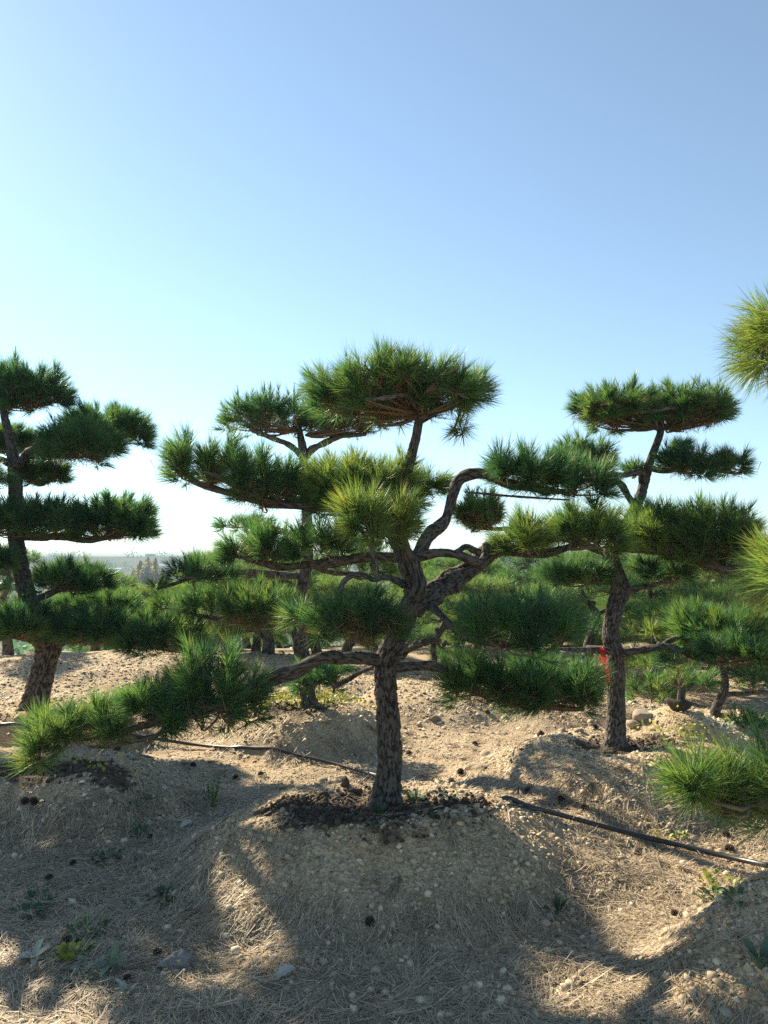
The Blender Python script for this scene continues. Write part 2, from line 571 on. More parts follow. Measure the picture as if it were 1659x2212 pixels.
# ------------------------------------------------------------------ gravel and fallen needles
ICO_V = unit(np.array([(-1, 1.618, 0), (1, 1.618, 0), (-1, -1.618, 0), (1, -1.618, 0), (0, -1, 1.618), (0, 1, 1.618), (0, -1, -1.618), (0, 1, -1.618), (1.618, 0, -1), (1.618, 0, 1), (-1.618, 0, -1), (-1.618, 0, 1)], float))
ICO_F = np.array([(0, 11, 5), (0, 5, 1), (0, 1, 7), (0, 7, 10), (0, 10, 11), (1, 5, 9), (5, 11, 4), (11, 10, 2), (10, 7, 6), (7, 1, 8), (3, 9, 4), (3, 4, 2), (3, 2, 6), (3, 6, 8), (3, 8, 9), (4, 9, 5), (2, 4, 11), (6, 2, 10), (8, 6, 7), (9, 8, 1)])
OCT_V = np.array([(1, 0, 0), (-1, 0, 0), (0, 1, 0), (0, -1, 0), (0, 0, 1), (0, 0, -1)], float)
OCT_F = np.array([(0, 2, 4), (2, 1, 4), (1, 3, 4), (3, 0, 4), (2, 0, 5), (1, 2, 5), (3, 1, 5), (0, 3, 5)])

_a = np.arange(5) / 5 * 2 * np.pi
DOME_V = np.vstack([np.stack([np.cos(_a), np.sin(_a), -0.35 + 0 * _a], 1), [[0.15, 0.1, 0.75]]])
DOME_F = np.array([(i, (i + 1) % 5, 5) for i in range(5)])

def rand_rot(n, rng, tilt=None):
    if tilt is not None:                              # turned about the vertical, leaning a little
        a = rng.uniform(0, 6.283, n)
        c, s_, o = np.cos(a), np.sin(a), np.zeros(n)
        tx, ty = rng.normal(0, tilt, n), rng.normal(0, tilt, n)
        return np.stack([c, -s_, o, s_, c, o, tx, ty, o + 1], 1).reshape(n, 3, 3)
    q = unit(rng.normal(size=(n, 4)))
    w, x, y, z = q.T
    return np.stack([1 - 2 * (y * y + z * z), 2 * (x * y - z * w), 2 * (x * z + y * w), 2 * (x * y + z * w), 1 - 2 * (x * x + z * z), 2 * (y * z - x * w), 2 * (x * z - y * w), 2 * (y * z + x * w), 1 - 2 * (x * x + y * y)], 1).reshape(n, 3, 3)

def wedge_points(n, r0, r1, rng, half=32.0, power=2.0):
    a = np.radians(rng.uniform(-half, half, n))
    u = rng.uniform(0, 1, n)
    if power == 1.0:
        r = r0 * (r1 / r0) ** u
    else:
        r = (r0 ** power + u * (r1 ** power - r0 ** power)) ** (1 / power)
    return np.sin(a) * r, np.cos(a) * r

def build_gravel():
    rng = np.random.default_rng(5)
    acc = Acc()
    def batch(n, r0, r1, smin, smax, V, F, power):
        x, y = wedge_points(n, r0, r1, rng, 33, power)
        keep = rng.uniform(0, 1, n) > (0.75 * litter_mask(x, y) + 1.2 * humus_mask(x, y))
        cl = vnoise(np.stack([x * 2.5, y * 2.5, 0 * x], 1), 71)
        keep &= rng.uniform(-1.3, 1, n) < cl + 0.5
        x, y = x[keep], y[keep]
        n = len(x)
        s = smin * (smax / smin) ** (rng.uniform(0, 1, n) ** 1.9)
        s = s * (1 + 0.04 * np.hypot(x, y))
        M = rand_rot(n, rng, 0.35 if len(V) == 6 else None)
        k = len(V)
        stretch = rng.uniform(0.6, 1.25, (n, 1, 3))
        jit = rng.uniform(0.72, 1.2, (n, k, 1))
        v = np.einsum('nij,nkj->nki', M, V[None] * jit * stretch) * s[:, None, None]
        v[:, :, 2] *= 0.75
        z = height(x, y) + s * 0.22
        v += np.stack([x, y, z], 1)[:, None, :]
        f = F[None] + (np.arange(n) * k)[:, None, None]
        t = np.clip(rng.normal(0.5, 0.3, n), 0, 1.1)
        acc.add(v.reshape(-1, 3), f.reshape(-1, 3), tint=np.repeat(t, k))
    batch(9000, 2.3, 5.2, 0.008, 0.022, ICO_V, ICO_F, 1.4)
    batch(104000, 2.3, 6.0, 0.0045, 0.012, DOME_V, DOME_F, 1.2)
    batch(42000, 5.0, 11.5, 0.008, 0.024, DOME_V, DOME_F, 1.4)
    link('gravel', acc.mesh('gravel', M_PEBBLE), kind='stuff')
build_gravel()

def flat_needles(base, tip, w, rng, sag=None):
    """one slim triangle per needle"""
    n = len(base)
    d = unit(tip - base)
    side = unit(np.cross(d, unit(rng.normal(size=(n, 3)) * np.array([0.6, 0.6, 0.6]) + np.array([0, 0, 1.0]))))
    v = np.stack([base - side * w[:, None] / 2, base + side * w[:, None] / 2, tip], 1)
    return v.reshape(-1, 3), np.arange(n * 3).reshape(n, 3)

def build_litter():
    rng = np.random.default_rng(6)
    acc = Acc()
    def batch(n, r0, r1, power, w0):
        x, y = wedge_points(n, r0, r1, rng, 33, power)
        keep = rng.uniform(0, 1, n) < (litter_mask(x, y) * 1.2 - 0.06) * (1 - 0.75 * humus_mask(x, y))
        x, y = x[keep], y[keep]
        n = len(x)
        base_a = vnoise(np.stack([x * 3.3, y * 3.3, 0 * x], 1), 81) * 4.5
        a = base_a + rng.normal(0, 0.75, n)
        L = rng.uniform(0.05, 0.125, n)
        bx, by = x, y
        tx, ty = x + np.cos(a) * L, y + np.sin(a) * L
        lift = rng.exponential(0.006, (2, n))
        b = np.stack([bx, by, height(bx, by) + 0.004 + lift[0]], 1)
        t = np.stack([tx, ty, height(tx, ty) + 0.004 + lift[1] * 1.8], 1)
        m = (b + t) / 2
        m[:, 2] = np.maximum(m[:, 2], height(m[:, 0], m[:, 1]) + 0.005)
        perp = np.stack([-np.sin(a), np.cos(a), 0 * a], 1)
        m += perp * (rng.normal(0, 0.05, n) * L)[:, None]
        w = w0 * (0.7 + 0.6 * rng.uniform(0, 1, n)) * (0.55 + 0.12 * np.hypot(x, y))
        s = perp * w[:, None] / 2
        v = np.stack([b - s, b + s, m + s * 0.9, m - s * 0.9, t], 1).reshape(-1, 3)
        k = np.arange(n)[:, None] * 5
        tone = np.clip(rng.normal(0.48, 0.2, n), 0, 1)
        acc.add(v, np.hstack([k + 3, k + 2, k + 4]), np.hstack([k, k + 1, k + 2, k + 3]), tint=np.repeat(tone, 5))
    batch(105000, 2.3, 5.5, 1.2, 0.0034)
    batch(36000, 5.0, 10.5, 1.4, 0.0036)
    # fans of needles still joined at their twig end
    for i in range(190):
        x, y = wedge_points(1, 2.4, 7.5, rng, 31, 1.3)
        n = int(rng.integers(22, 46))
        a0 = rng.uniform(0, 6.28)
        a = a0 + rng.normal(0, 0.32, n)
        L = rng.uniform(0.09, 0.16, n)
        off = rng.uniform(0, 0.05, n)
        bx = x + np.cos(a0) * off; by = y + np.sin(a0) * off
        tx = bx + np.cos(a) * L; ty = by + np.sin(a) * L
        b = np.stack([bx, by, height(bx, by) + 0.010 + rng.uniform(0, 0.012, n)], 1)
        t = np.stack([tx, ty, height(tx, ty) + rng.uniform(0.006, 0.035, n)], 1)
        v, f = flat_needles(b, t, np.full(n, 0.0036) * (0.6 + 0.13 * y), rng)
        acc.add(v, f, tint=np.repeat(np.clip(rng.normal(0.45 + 0.25 * rng.uniform(-1, 1), 0.12, n), 0, 1), 3))
    link('fallen_needles', acc.mesh('fallen_needles', M_LITTER), kind='stuff')
build_litter()

def build_crumbs():
    """loose dark crumbs of root soil in the rings round the trunks"""
    rng = np.random.default_rng(15)
    acc = Acc()
    for hx, hy, rx, ry in HUMUS:
        n = (3600, 1500, 900, 600)[HUMUS.index((hx, hy, rx, ry))]
        a, r = rng.uniform(0, 6.283, n), np.sqrt(rng.uniform(0, 1.25, n))
        x, y = hx + np.cos(a) * r * rx, hy + np.sin(a) * r * ry
        keep = rng.uniform(0, 1, n) < 0.15 + 0.7 * humus_mask(x, y) ** 0.7
        x, y = x[keep], y[keep]; n = len(x)
        s = 0.005 * (0.024 / 0.005) ** (rng.uniform(0, 1, n) ** 3.0)
        M = rand_rot(n, rng)
        v = np.einsum('nij,nkj->nki', M, ICO_V[None] * rng.uniform(0.65, 1.25, (n, 12, 1)) * rng.uniform(0.6, 1.2, (n, 1, 3))) * s[:, None, None]
        v += np.stack([x, y, height(x, y) + s * 0.25], 1)[:, None, :]
        f = ICO_F[None] + (np.arange(n) * 12)[:, None, None]
        acc.add(v.reshape(-1, 3), f.reshape(-1, 3), tint=np.repeat(np.clip(rng.normal(0.35, 0.25, n), 0, 1), 12))
    link('soil_crumbs', acc.mesh('soil_crumbs', M_DARKSOIL), kind='stuff')
build_crumbs()

# ------------------------------------------------------------------ pines
def needles_on_shoots(tip, d, length, per, L, w, tint, rng, spread=(0.22, 0.95), droop=0.0, fine=False):
    """tip, d, length: shoot ends, directions and lengths (n); `per` needles on each"""
    n = len(tip)
    m = n * per
    T = np.repeat(tip, per, 0); D = np.repeat(d, per, 0); S = np.repeat(length, per)
    u = rng.uniform(0, 1, m) ** 1.3
    base = T - D * (S * u)[:, None]
    ang = spread[0] + (spread[1] - spread[0]) * np.clip(u + rng.normal(0, 0.18, m), 0, 1.25)
    r = unit(rng.normal(size=(m, 3)))
    perp = unit(r - D * np.sum(r * D, 1, keepdims=True))
    nd = unit(D * np.cos(ang)[:, None] + perp * np.sin(ang)[:, None])
    ln = L * rng.uniform(0.68, 1.0, m)
    tp = base + nd * ln[:, None]
    tp[:, 2] -= droop * ln * rng.uniform(0.4, 1.2, m) * np.hypot(nd[:, 0], nd[:, 1])
    side = unit(np.cross(nd, unit(rng.normal(size=(m, 3)))))
    ww = (w * rng.uniform(0.75, 1.25, m))[:, None]
    tone = np.repeat(tint, per) + rng.normal(0, 0.15, m)
    if not fine:
        v = np.stack([base - side * ww / 2, base + side * ww / 2, tp], 1).reshape(-1, 3)
        return v, np.arange(m * 3).reshape(m, 3), None, np.repeat(tone, 3)
    mid = base + nd * (ln * 0.55)[:, None]
    mid[:, 2] -= droop * 0.15 * ln
    v = np.stack([base - side * ww / 2, base + side * ww / 2, mid + side * ww * 0.42, mid - side * ww * 0.42, tp], 1).reshape(-1, 3)
    k = np.arange(m)[:, None] * 5
    return v, np.hstack([k + 3, k + 2, k + 4]), np.hstack([k, k + 1, k + 2, k + 3]), np.repeat(tone, 5)

def plan_points(rx, ry, spacing, rng):
    pts = []
    tries = 0
    want = max(1, int(math.pi * rx * ry / (spacing ** 2 * 0.80)))
    while len(pts) < want and tries < want * 60:
        tries += 1
        a, r = rng.uniform(0, 2 * math.pi), math.sqrt(rng.uniform(0, 1))
        p = np.array([math.cos(a) * r * rx, math.sin(a) * r * ry])
        if all(np.hypot(*(p - q)) > spacing * 0.72 for q in pts):
            pts.append(p)
    return pts

def make_pad(tree, c, R, root, tint=0.3, L=0.13, w=0.0024, spacing=0.15, shoots=21, per=36, droop=0.0, fine=False, dead=0.09, lean=(0, 0), seed=0, label=None, twig_r=0.010, flat=0.35, flatness=1.2, candles=0):
    """one cloud of needles: clumps of shoots over the plan of the pad, rising from the twigs under it.  c, R include the needle tips."""
    rng = np.random.default_rng(seed + 1000)
    c = np.asarray(c, float)
    rx, ry, rz = R
    m = L * 0.50
    ix, iy = max(rx - m, 0.04), max(ry - m, 0.04)
    origin = c
    zb = -rz + min(0.35 * rz, 0.045)
    acc, tw, dd = Acc(), Acc(), Acc()
    bases = plan_points(ix, iy, spacing, rng)
    rl = np.asarray(root) - c
    tips, dirs, lens, tones = [], [], [], []
    for p in bases:
        q = np.array([p[0] / ix, p[1] / iy])
        e = min(1.0, np.hypot(*q))
        dome = math.sqrt(max(0.0, 1 - e ** (2.6 + flatness)))
        z0 = zb + flat * rz * e * e + rng.normal(0, 0.03) * min(1, rz / 0.16) + lean[0] * p[0] + lean[1] * p[1]
        ztop = (rz - m * 0.8) * (0.30 + 0.70 * dome) + lean[0] * p[0] + lean[1] * p[1] + rng.normal(0, 0.02) * min(1, rz / 0.16)
        b = np.array([p[0], p[1], z0])
        # twig from the branch to the clump, bowed upward
        mid = rl * 0.45 + b * 0.55 + np.array([rng.normal(0, 0.03), rng.normal(0, 0.03), -0.15 * abs(z0 - rl[2]) - 0.01])
        v, t, qd, pl = tube([rl, mid, b], [twig_r * 0.8, twig_r * 0.6, twig_r * 0.34], 4, 0.08, 0.022, seed=int(rng.integers(1, 9999)))
        tw.add(v, t, qd, plate=pl)
        hgt = max(0.06, ztop - z0)
        n = int(shoots * min(1.7, 0.55 + hgt / 0.22)) + int(rng.integers(-1, 3))
        g = rng.normal(size=(n, 3)); g[:, 2] = np.where(rng.uniform(0, 1, n) < 0.34 * e ** 3, -0.8, 1.0) * np.abs(g[:, 2])
        g = unit(g * np.array([1, 1, 0.75]) + np.array([q[0] * 0.75, q[1] * 0.75, 0.55 * (1 - 0.6 * e)]))
        g[:, 2] = np.maximum(g[:, 2], -0.45)
        ln = rng.uniform(0.15, 1.0, n)
        ext = np.stack([g[:, 0] * spacing * 0.62, g[:, 1] * spacing * 0.62, np.where(g[:, 2] < 0, g[:, 2] * 0.09, g[:, 2] * hgt)], 1) * ln[:, None] ** 0.36
        tip = b + ext
        d = unit(g * np.array([1, 1, 0.9]) + np.array([q[0] * 0.35, q[1] * 0.35, 0.35 * (1 - 0.4 * e)]) + rng.normal(0, 0.12, (n, 3)))
        tips.append(tip); dirs.append(d)
        lens.append(np.clip(np.linalg.norm(ext, axis=1) * 0.8, 0.05, 0.13))
        tones.append(tint + rng.normal(0, 0.06) + rng.normal(0, 0.10, n))
        for k in range(0, n, 6):       # the bare lower part of some shoots
            v, t, qd, pl = tube([b, b * 0.5 + tip[k] * 0.5, tip[k]], [twig_r * 0.34, twig_r * 0.28, twig_r * 0.22], 3, 0.6, caps=False)
            tw.add(v, t, qd, plate=pl)
    tip = np.vstack(tips); d = np.vstack(dirs); ln = np.concatenate(lens); tn = np.concatenate(tones)
    v, t, qd, tone = needles_on_shoots(tip, d, ln, per, L, w, tn, rng, droop=droop, fine=fine)
    acc.add(v, t, qd, tint=np.clip(tone, 0, 1))
    if candles:                        # the pale winter buds standing out of the top
        pick = np.argsort(-tip[:, 2])[:candles * 3]
        pick = rng.choice(pick, min(candles, len(pick)), replace=False)
        for k in pick:
            b0 = tip[k] - d[k] * 0.06
            v, t, qd, pl = tube([b0, tip[k], tip[k] + d[k] * 0.03 + np.array([0, 0, 0.07])], [0.005, 0.005, 0.003], 5, 0.05)
            tw.add(v, t, qd, plate=pl * 0 + 0.9)
    nm = link('needle_pad', acc.mesh('needle_pad', M_NEEDLE, origin=None), tree, origin - np.array(tree.location), 'stuff', label)
    link('twigs', tw.mesh('twigs', M_TWIG, True), nm, None, 'stuff')
    if dead > 0:
        nd = int(len(tip) * per * dead * 0.45)
        k = rng.integers(0, len(bases), nd)
        B = np.array([[p[0], p[1], zb] for p in bases])[k] + rng.normal(0, 1, (nd, 3)) * np.array([0.05, 0.05, 0.025])
        e2 = (B[:, 0] / ix) ** 2 + (B[:, 1] / iy) ** 2
        B[:, 2] += flat * rz * np.minimum(e2, 1) + lean[0] * B[:, 0] + lean[1] * B[:, 1] + 0.02
        D = unit(rng.normal(size=(nd, 3)) * np.array([1, 1, 0.55]) + np.array([0, 0, -0.25]))
        tp = B + D * (L * rng.uniform(0.6, 1.05, nd))[:, None]
        v, f = flat_needles(B, tp, np.full(nd, w), rng)
        dd.add(v, f, tint=np.repeat(np.clip(rng.normal(0.42, 0.2, nd), 0, 1), 3))
        link('dead_needles', dd.mesh('dead_needles', M_DEAD), nm, None, 'stuff')
    return nm

YK = [1.0]
def wpts(pp, Y=None):
    """[(px, py, Y, half width in px)] -> points and radii in metres"""
    P, R = [], []
    pp = [(a[0], a[1], a[2] * YK[0], a[3]) for a in pp]
    for a in pp:
        P.append(at(a[0], a[1], a[2]))
        R.append(a[3] * a[2] / FPX)
    return np.array(P), np.array(R)

SEED = [0]
def nseed():
    SEED[0] += 7
    return SEED[0]

def add_trunk(tree, pp, sides=72, step=0.012, bark=0.26, name='trunk', cell=0.018):
    P, R = wpts(pp)
    R = R * 0.81
    v, t, q, pl = tube(P, R, sides, step, 0.0, bark, cell, nseed())
    acc = Acc(); acc.add(v, t, q, plate=pl)
    return link(name, acc.mesh(name, M_BARK, True, origin=tree.location), tree)

def add_branch(tree, pp, sides=20, step=0.02, bark=0.18, wiggle=0.020, name='branch', label=None):
    P, R = wpts(pp)
    v, t, q, pl = tube(P, R, sides, step, wiggle, bark, 0.015, nseed())
    acc = Acc(); acc.add(v, t, q, plate=pl)
    return link(name, acc.mesh(name, M_BARK, True, origin=tree.location), tree, None, None, label)

def pad(tree, x0, x1, y0, y1, Y, deep=0.75, root=None, **kw):
    Y = Y * YK[0]
    if root is not None:
        root = (root[0], root[1], root[2] * YK[0])
    c = at((x0 + x1) / 2, (y0 + y1) / 2, Y)
    k = Y / FPX
    rx, rz = (x1 - x0) / 2 * k, (y1 - y0) / 2 * k
    if root is None:
        root = c - np.array([0, 0, rz * 0.75])
    else:
        root = at(*root)
    kw.setdefault('seed', nseed())
    kw.setdefault('w', 0.0017 + 0.00052 * Y)
    return make_pad(tree, c, (rx, rx * deep, rz), root, **kw)

# ---- the pine in the middle
b = at(838, 1742, 4.2); b[2] = h1(b[0], b[1]) - 0.03
T_MAIN = thing('pine_tree', 'cloud-pruned pine in the middle with tall bent trunk standing in a dark soil ring', 'pine tree', b)
add_trunk(T_MAIN, [(832, 1756, 4.20, 45), (835, 1728, 4.20, 40), (838, 1700, 4.2, 34), (842, 1660, 4.2, 30.5), (840, 1560, 4.2, 28), (833, 1470, 4.2, 28), (838, 1420, 4.2, 29.5), (862, 1360, 4.2, 29), (888, 1305, 4.2, 26), (896, 1275, 4.2, 27), (884, 1235, 4.2, 22), (866, 1190, 4.2, 19), (852, 1150, 4.22, 17), (862, 1080, 4.25, 14), (884, 1000, 4.25, 12.5), (897, 950, 4.2, 11.5), (906, 900, 4.2, 11), (908, 862, 4.2, 7)], 80, 0.011, 0.26)
add_branch(T_MAIN, [(902, 1290, 4.15, 17), (905, 1255, 4.10, 15), (893, 1215, 4.08, 13), (880, 1185, 4.05, 12), (872, 1150, 3.98, 9), (845, 1130, 3.92, 7)], 28)
pad(T_MAIN, 655, 1064, 750, 912, 4.2, 0.8, (907, 893, 4.2), tint=0.33, per=37, shoots=14, spacing=0.14, dead=0.16, candles=0, twig_r=0.014, flat=0.5)
pad(T_MAIN, 968, 1018, 878, 956, 4.15, 1.0, (1000, 872, 4.2), tint=0.75, shoots=12, per=26, spacing=0.1, droop=0.9)
add_branch(T_MAIN, [(906, 905, 4.2, 9), (945, 885, 4.15, 7), (1000, 862, 4.1, 5), (1030, 835, 4.1, 3)])
add_branch(T_MAIN, [(906, 900, 4.2, 9), (860, 880, 4.1, 7), (800, 870, 4.05, 6), (730, 855, 4.0, 4)])
add_branch(T_MAIN, [(907, 885, 4.15, 6), (935, 850, 3.95, 5.5), (990, 845, 3.9, 4.5), (1010, 860, 3.88, 2.5)], wiggle=0.03)
add_branch(T_MAIN, [(907, 880, 4.1, 6), (880, 850, 3.9, 5), (840, 855, 3.8, 4.5), (790, 862, 3.8, 2.5)], wiggle=0.03)
# left upper pad
add_branch(T_MAIN, [(868, 1150, 4.22, 9), (780, 1108, 4.35, 10), (660, 1093, 4.4, 10), (560, 1080, 4.4, 9), (480, 1062, 4.38, 8), (420, 1040, 4.36, 6), (396, 1010, 4.35, 3.5)])
add_branch(T_MAIN, [(600, 1088, 4.38, 7), (540, 1062, 4.3, 6), (480, 1040, 4.28, 5), (440, 1020, 4.25, 3)])
pad(T_MAIN, 345, 530, 915, 1060, 4.36, 0.9, (440, 1046, 4.36), tint=0.36, dead=0.12, flat=0.5)
pad(T_MAIN, 470, 655, 945, 1105, 4.40, 1.0, (560, 1078, 4.4), tint=0.27, dead=0.2)
pad(T_MAIN, 636, 965, 958, 1105, 4.48, 0.7, (850, 1110, 4.3), tint=0.54, dead=0.04)
pad(T_MAIN, 640, 800, 1040, 1120, 4.5, 0.8, (800, 1110, 4.4), tint=0.25)
# near-side pad; its yellow tint mixes own pale needles with painted sunlight
pad(T_MAIN, 698, 905, 1034, 1180, 3.86, 0.8, (845, 1135, 3.92), tint=0.56, dead=0.06, spacing=0.12, per=33)
pad(T_MAIN, 830, 966, 1045, 1180, 4.0, 0.9, (870, 1150, 4.0), tint=0.34, dead=0.12)
add_branch(T_MAIN, [(768, 1122, 3.85, 4.5), (800, 1180, 3.8, 5), (812, 1225, 3.75, 5.5), (815, 1250, 3.72, 5)], 12, wiggle=0.008)
# right upper pad
add_branch(T_MAIN, [(888, 1215, 4.15, 14), (925, 1165, 4.2, 14), (958, 1130, 4.25, 12.5), (976, 1075, 4.28, 12), (1000, 1036, 4.3, 12), (1045, 1024, 4.3, 11), (1100, 1045, 4.3, 9), (1170, 1060, 4.32, 7), (1240, 1062, 4.34, 4)], 32, 0.014)
add_branch(T_MAIN, [(1050, 1022, 4.3, 7), (1085, 1020, 4.2, 6), (1120, 1000, 4.12, 4)])
pad(T_MAIN, 1022, 1215, 928, 1075, 4.28, 0.85, (1110, 1045, 4.3), tint=0.2, dead=0.12)
pad(T_MAIN, 1150, 1325, 950, 1088, 4.34, 0.9, (1190, 1058, 4.32), tint=0.26, dead=0.12)
add_branch(T_MAIN, [(1012, 1063, 4.2, 2.6), (1100, 1072, 4.18, 2.6), (1230, 1080, 4.2, 2)], 10, wiggle=0.004)  # thin bamboo pole, built and named like a branch
# thick right limb and its pad
add_branch(T_MAIN, [(893, 1312, 4.2, 22), (935, 1285, 4.3, 23), (1000, 1243, 4.4, 22), (1050, 1205, 4.45, 21), (1078, 1188, 4.45, 16), (1120, 1195, 4.4, 11), (1180, 1200, 4.38, 9), (1250, 1175, 4.36, 6)], 56, 0.012, 0.18)
add_branch(T_MAIN, [(897, 1205, 4.12, 11), (930, 1195, 4.15, 10), (985, 1200, 4.2, 9), (1030, 1212, 4.3, 8.5), (1046, 1195, 4.4, 8), (1050, 1175, 4.4, 9)], 20)
add_branch(T_MAIN, [(975, 1198, 4.2, 5), (1005, 1180, 4.22, 8), (1035, 1192, 4.28, 7)], 14, label='dead gnarled branch stub')
pad(T_MAIN, 1056, 1215, 1080, 1215, 4.30, 0.9, (1150, 1195, 4.38), tint=0.48, dead=0.05, spacing=0.13)
pad(T_MAIN, 1170, 1355, 1066, 1200, 4.36, 0.9, (1220, 1185, 4.36), tint=0.50, dead=0.05, spacing=0.13)
# left long middle branch
add_branch(T_MAIN, [(872, 1205, 4.22, 11), (800, 1202, 4.3, 10), (700, 1216, 4.45, 10), (620, 1220, 4.5, 9), (560, 1212, 4.52, 6), (510, 1200, 4.55, 4)])
pad(T_MAIN, 485, 665, 1105, 1232, 4.54, 0.85, (580, 1214, 4.52), tint=0.28, dead=0.18)
pad(T_MAIN, 620, 795, 1095, 1215, 4.42, 0.9, (690, 1216, 4.45), tint=0.30, dead=0.1)
# the pad before the trunk on the left
add_branch(T_MAIN, [(872, 1262, 4.18, 8), (840, 1250, 4.05, 7), (812, 1252, 3.85, 6), (780, 1240, 3.75, 6.5), (745, 1262, 3.7, 6), (735, 1330, 3.7, 6), (760, 1362, 3.7, 5)], 14)
pad(T_MAIN, 588, 740, 1250, 1385, 3.70, 0.9, (745, 1350, 3.7), spacing=0.13, tint=0.3, per=33)
pad(T_MAIN, 690, 878, 1236, 1392, 3.68, 0.9, (755, 1355, 3.7), spacing=0.13, tint=0.27, per=33, dead=0.55)
# low left branch
add_branch(T_MAIN, [(830, 1428, 4.2, 14), (770, 1418, 4.12, 13), (700, 1422, 4.05, 13), (640, 1448, 4.0, 11.5), (560, 1478, 3.95, 11), (480, 1515, 3.9, 10), (400, 1535, 3.86, 9), (330, 1565, 3.82, 7.5), (250, 1590, 3.8, 6), (160, 1600, 3.78, 4)], 28)
add_branch(T_MAIN, [(700, 1424, 4.05, 6), (640, 1462, 4.02, 7), (580, 1480, 4.0, 7), (520, 1508, 3.96, 5)], 14)
add_branch(T_MAIN, [(360, 1570, 3.8, 5), (320, 1590, 3.76, 5), (250, 1610, 3.74, 4), (190, 1612, 3.72, 3)], 10)
add_branch(T_MAIN, [(810, 1440, 4.3, 5), (770, 1455, 4.4, 5.5), (720, 1485, 4.5, 4.5)], 10)
pad(T_MAIN, 345, 585, 1350, 1592, 3.95, 0.9, (480, 1520, 3.9), tint=0.34, spacing=0.12, per=34, shoots=15, flat=0.3)
pad(T_MAIN, 230, 440, 1440, 1582, 3.86, 0.85, (370, 1545, 3.84), tint=0.30, per=32)
pad(T_MAIN, 10, 185, 1500, 1645, 3.78, 0.95, (150, 1602, 3.78), tint=0.46, per=33, lean=(0.15, 0))
pad(T_MAIN, 130, 320, 1485, 1615, 3.80, 0.8, (240, 1592, 3.8), tint=0.40, per=32, dead=0.35)
# low right pads
add_branch(T_MAIN, [(858, 1442, 4.18, 10), (900, 1441, 4.1, 9), (945, 1443, 4.05, 9), (985, 1462, 4.02, 8), (1030, 1492, 4.0, 8), (1090, 1512, 4.0, 7), (1170, 1528, 4.0, 6), (1260, 1532, 4.0, 4)], 20)
add_branch(T_MAIN, [(866, 1418, 4.12, 9), (900, 1400, 3.98, 7), (935, 1390, 3.85, 6), (950, 1382, 3.8, 3)], 14)
add_branch(T_MAIN, [(936, 1390, 3.88, 6), (938, 1425, 3.9, 5), (925, 1440, 3.95, 4)], 10)
add_branch(T_MAIN, [(925, 1300, 4.25, 9), (960, 1340, 4.0, 7.5), (1020, 1385, 3.75, 7), (1090, 1392, 3.68, 6)], 14)
pad(T_MAIN, 905, 1010, 1255, 1345, 4.3, 0.9, (950, 1325, 4.2), tint=0.22, per=22)
pad(T_MAIN, 962, 1275, 1254, 1416, 3.66, 0.85, (1095, 1395, 3.68), tint=0.2, per=36, shoots=15)
pad(T_MAIN, 945, 1130, 1395, 1525, 4.02, 0.9, (1040, 1495, 4.0), tint=0.3, dead=0.2, spacing=0.13)
pad(T_MAIN, 1030, 1200, 1410, 1530, 3.9, 0.8, (1110, 1515, 4.0), tint=0.24, dead=0.2, spacing=0.13)
pad(T_MAIN, 1080, 1312, 1408, 1540, 3.98, 0.85, (1170, 1526, 4.0), tint=0.26, dead=0.3, spacing=0.13)

# ---- the pine on the left
YK[0] = 1.283
b = at(76, 1525, 6.8); b[2] = h1(b[0], b[1]) - 0.03
T_LEFT = thing('pine_tree', 'cloud-pruned pine at the left edge with a thick trunk that leans and forks low', 'pine tree', b)
add_trunk(T_LEFT, [(72, 1545, 5.3, 42), (76, 1518, 5.3, 31), (86, 1475, 5.3, 28), (97, 1430, 5.3, 27), (104, 1392, 5.3, 31), (82, 1350, 5.3, 27), (66, 1310, 5.3, 23), (48, 1240, 5.3, 19), (36, 1180, 5.3, 18), (34, 1100, 5.3, 17), (32, 1020, 5.3, 16), (24, 960, 5.3, 12), (10, 900, 5.3, 9), (0, 850, 5.3, 6)], 72, 0.014, 0.26)
add_branch(T_LEFT, [(95, 1392, 5.25, 16), (60, 1372, 5.1, 12), (20, 1375, 5.0, 9), (-40, 1385, 4.95, 6)])
add_branch(T_LEFT, [(112, 1392, 5.3, 14), (160, 1378, 5.25, 12), (220, 1372, 5.2, 10), (280, 1388, 5.15, 8), (330, 1400, 5.1, 7), (400, 1408, 5.08, 4)])
add_branch(T_LEFT, [(40, 1160, 5.3, 9), (80, 1160, 5.3, 9), (150, 1162, 5.3, 8), (220, 1162, 5.3, 6), (270, 1155, 5.3, 3)])
add_branch(T_LEFT, [(34, 1010, 5.28, 9), (70, 975, 5.2, 8), (110, 955, 5.15, 7), (170, 970, 5.12, 4)])
add_branch(T_LEFT, [(36, 1010, 5.3, 9), (75, 985, 5.35, 8), (140, 955, 5.4, 7), (220, 945, 5.45, 4)])
add_branch(T_LEFT, [(60, 1030, 5.4, 6), (85, 1045, 5.5, 5), (110, 1035, 5.5, 3)], 10)
add_branch(T_LEFT, [(30, 1005, 5.3, 8), (0, 990, 5.2, 7), (-50, 985, 5.1, 5)], 14)
add_branch(T_LEFT, [(50, 1310, 5.25, 8), (90, 1290, 5.2, 7), (140, 1270, 5.2, 5), (190, 1272, 5.2, 3)], 12)
add_branch(T_LEFT, [(40, 1215, 5.25, 6), (10, 1222, 5.2, 5), (-20, 1230, 5.15, 4)], 10)
pad(T_LEFT, -90, 70, 750, 885, 5.3, 0.9, (0, 855, 5.3), tint=0.3, candles=5, dead=0.12)
pad(T_LEFT, 0, 148, 775, 888, 5.25, 0.9, (8, 880, 5.3), tint=0.24, dead=0.15)
pad(T_LEFT, 82, 262, 885, 1010, 5.13, 0.9, (150, 968, 5.12), tint=0.3)
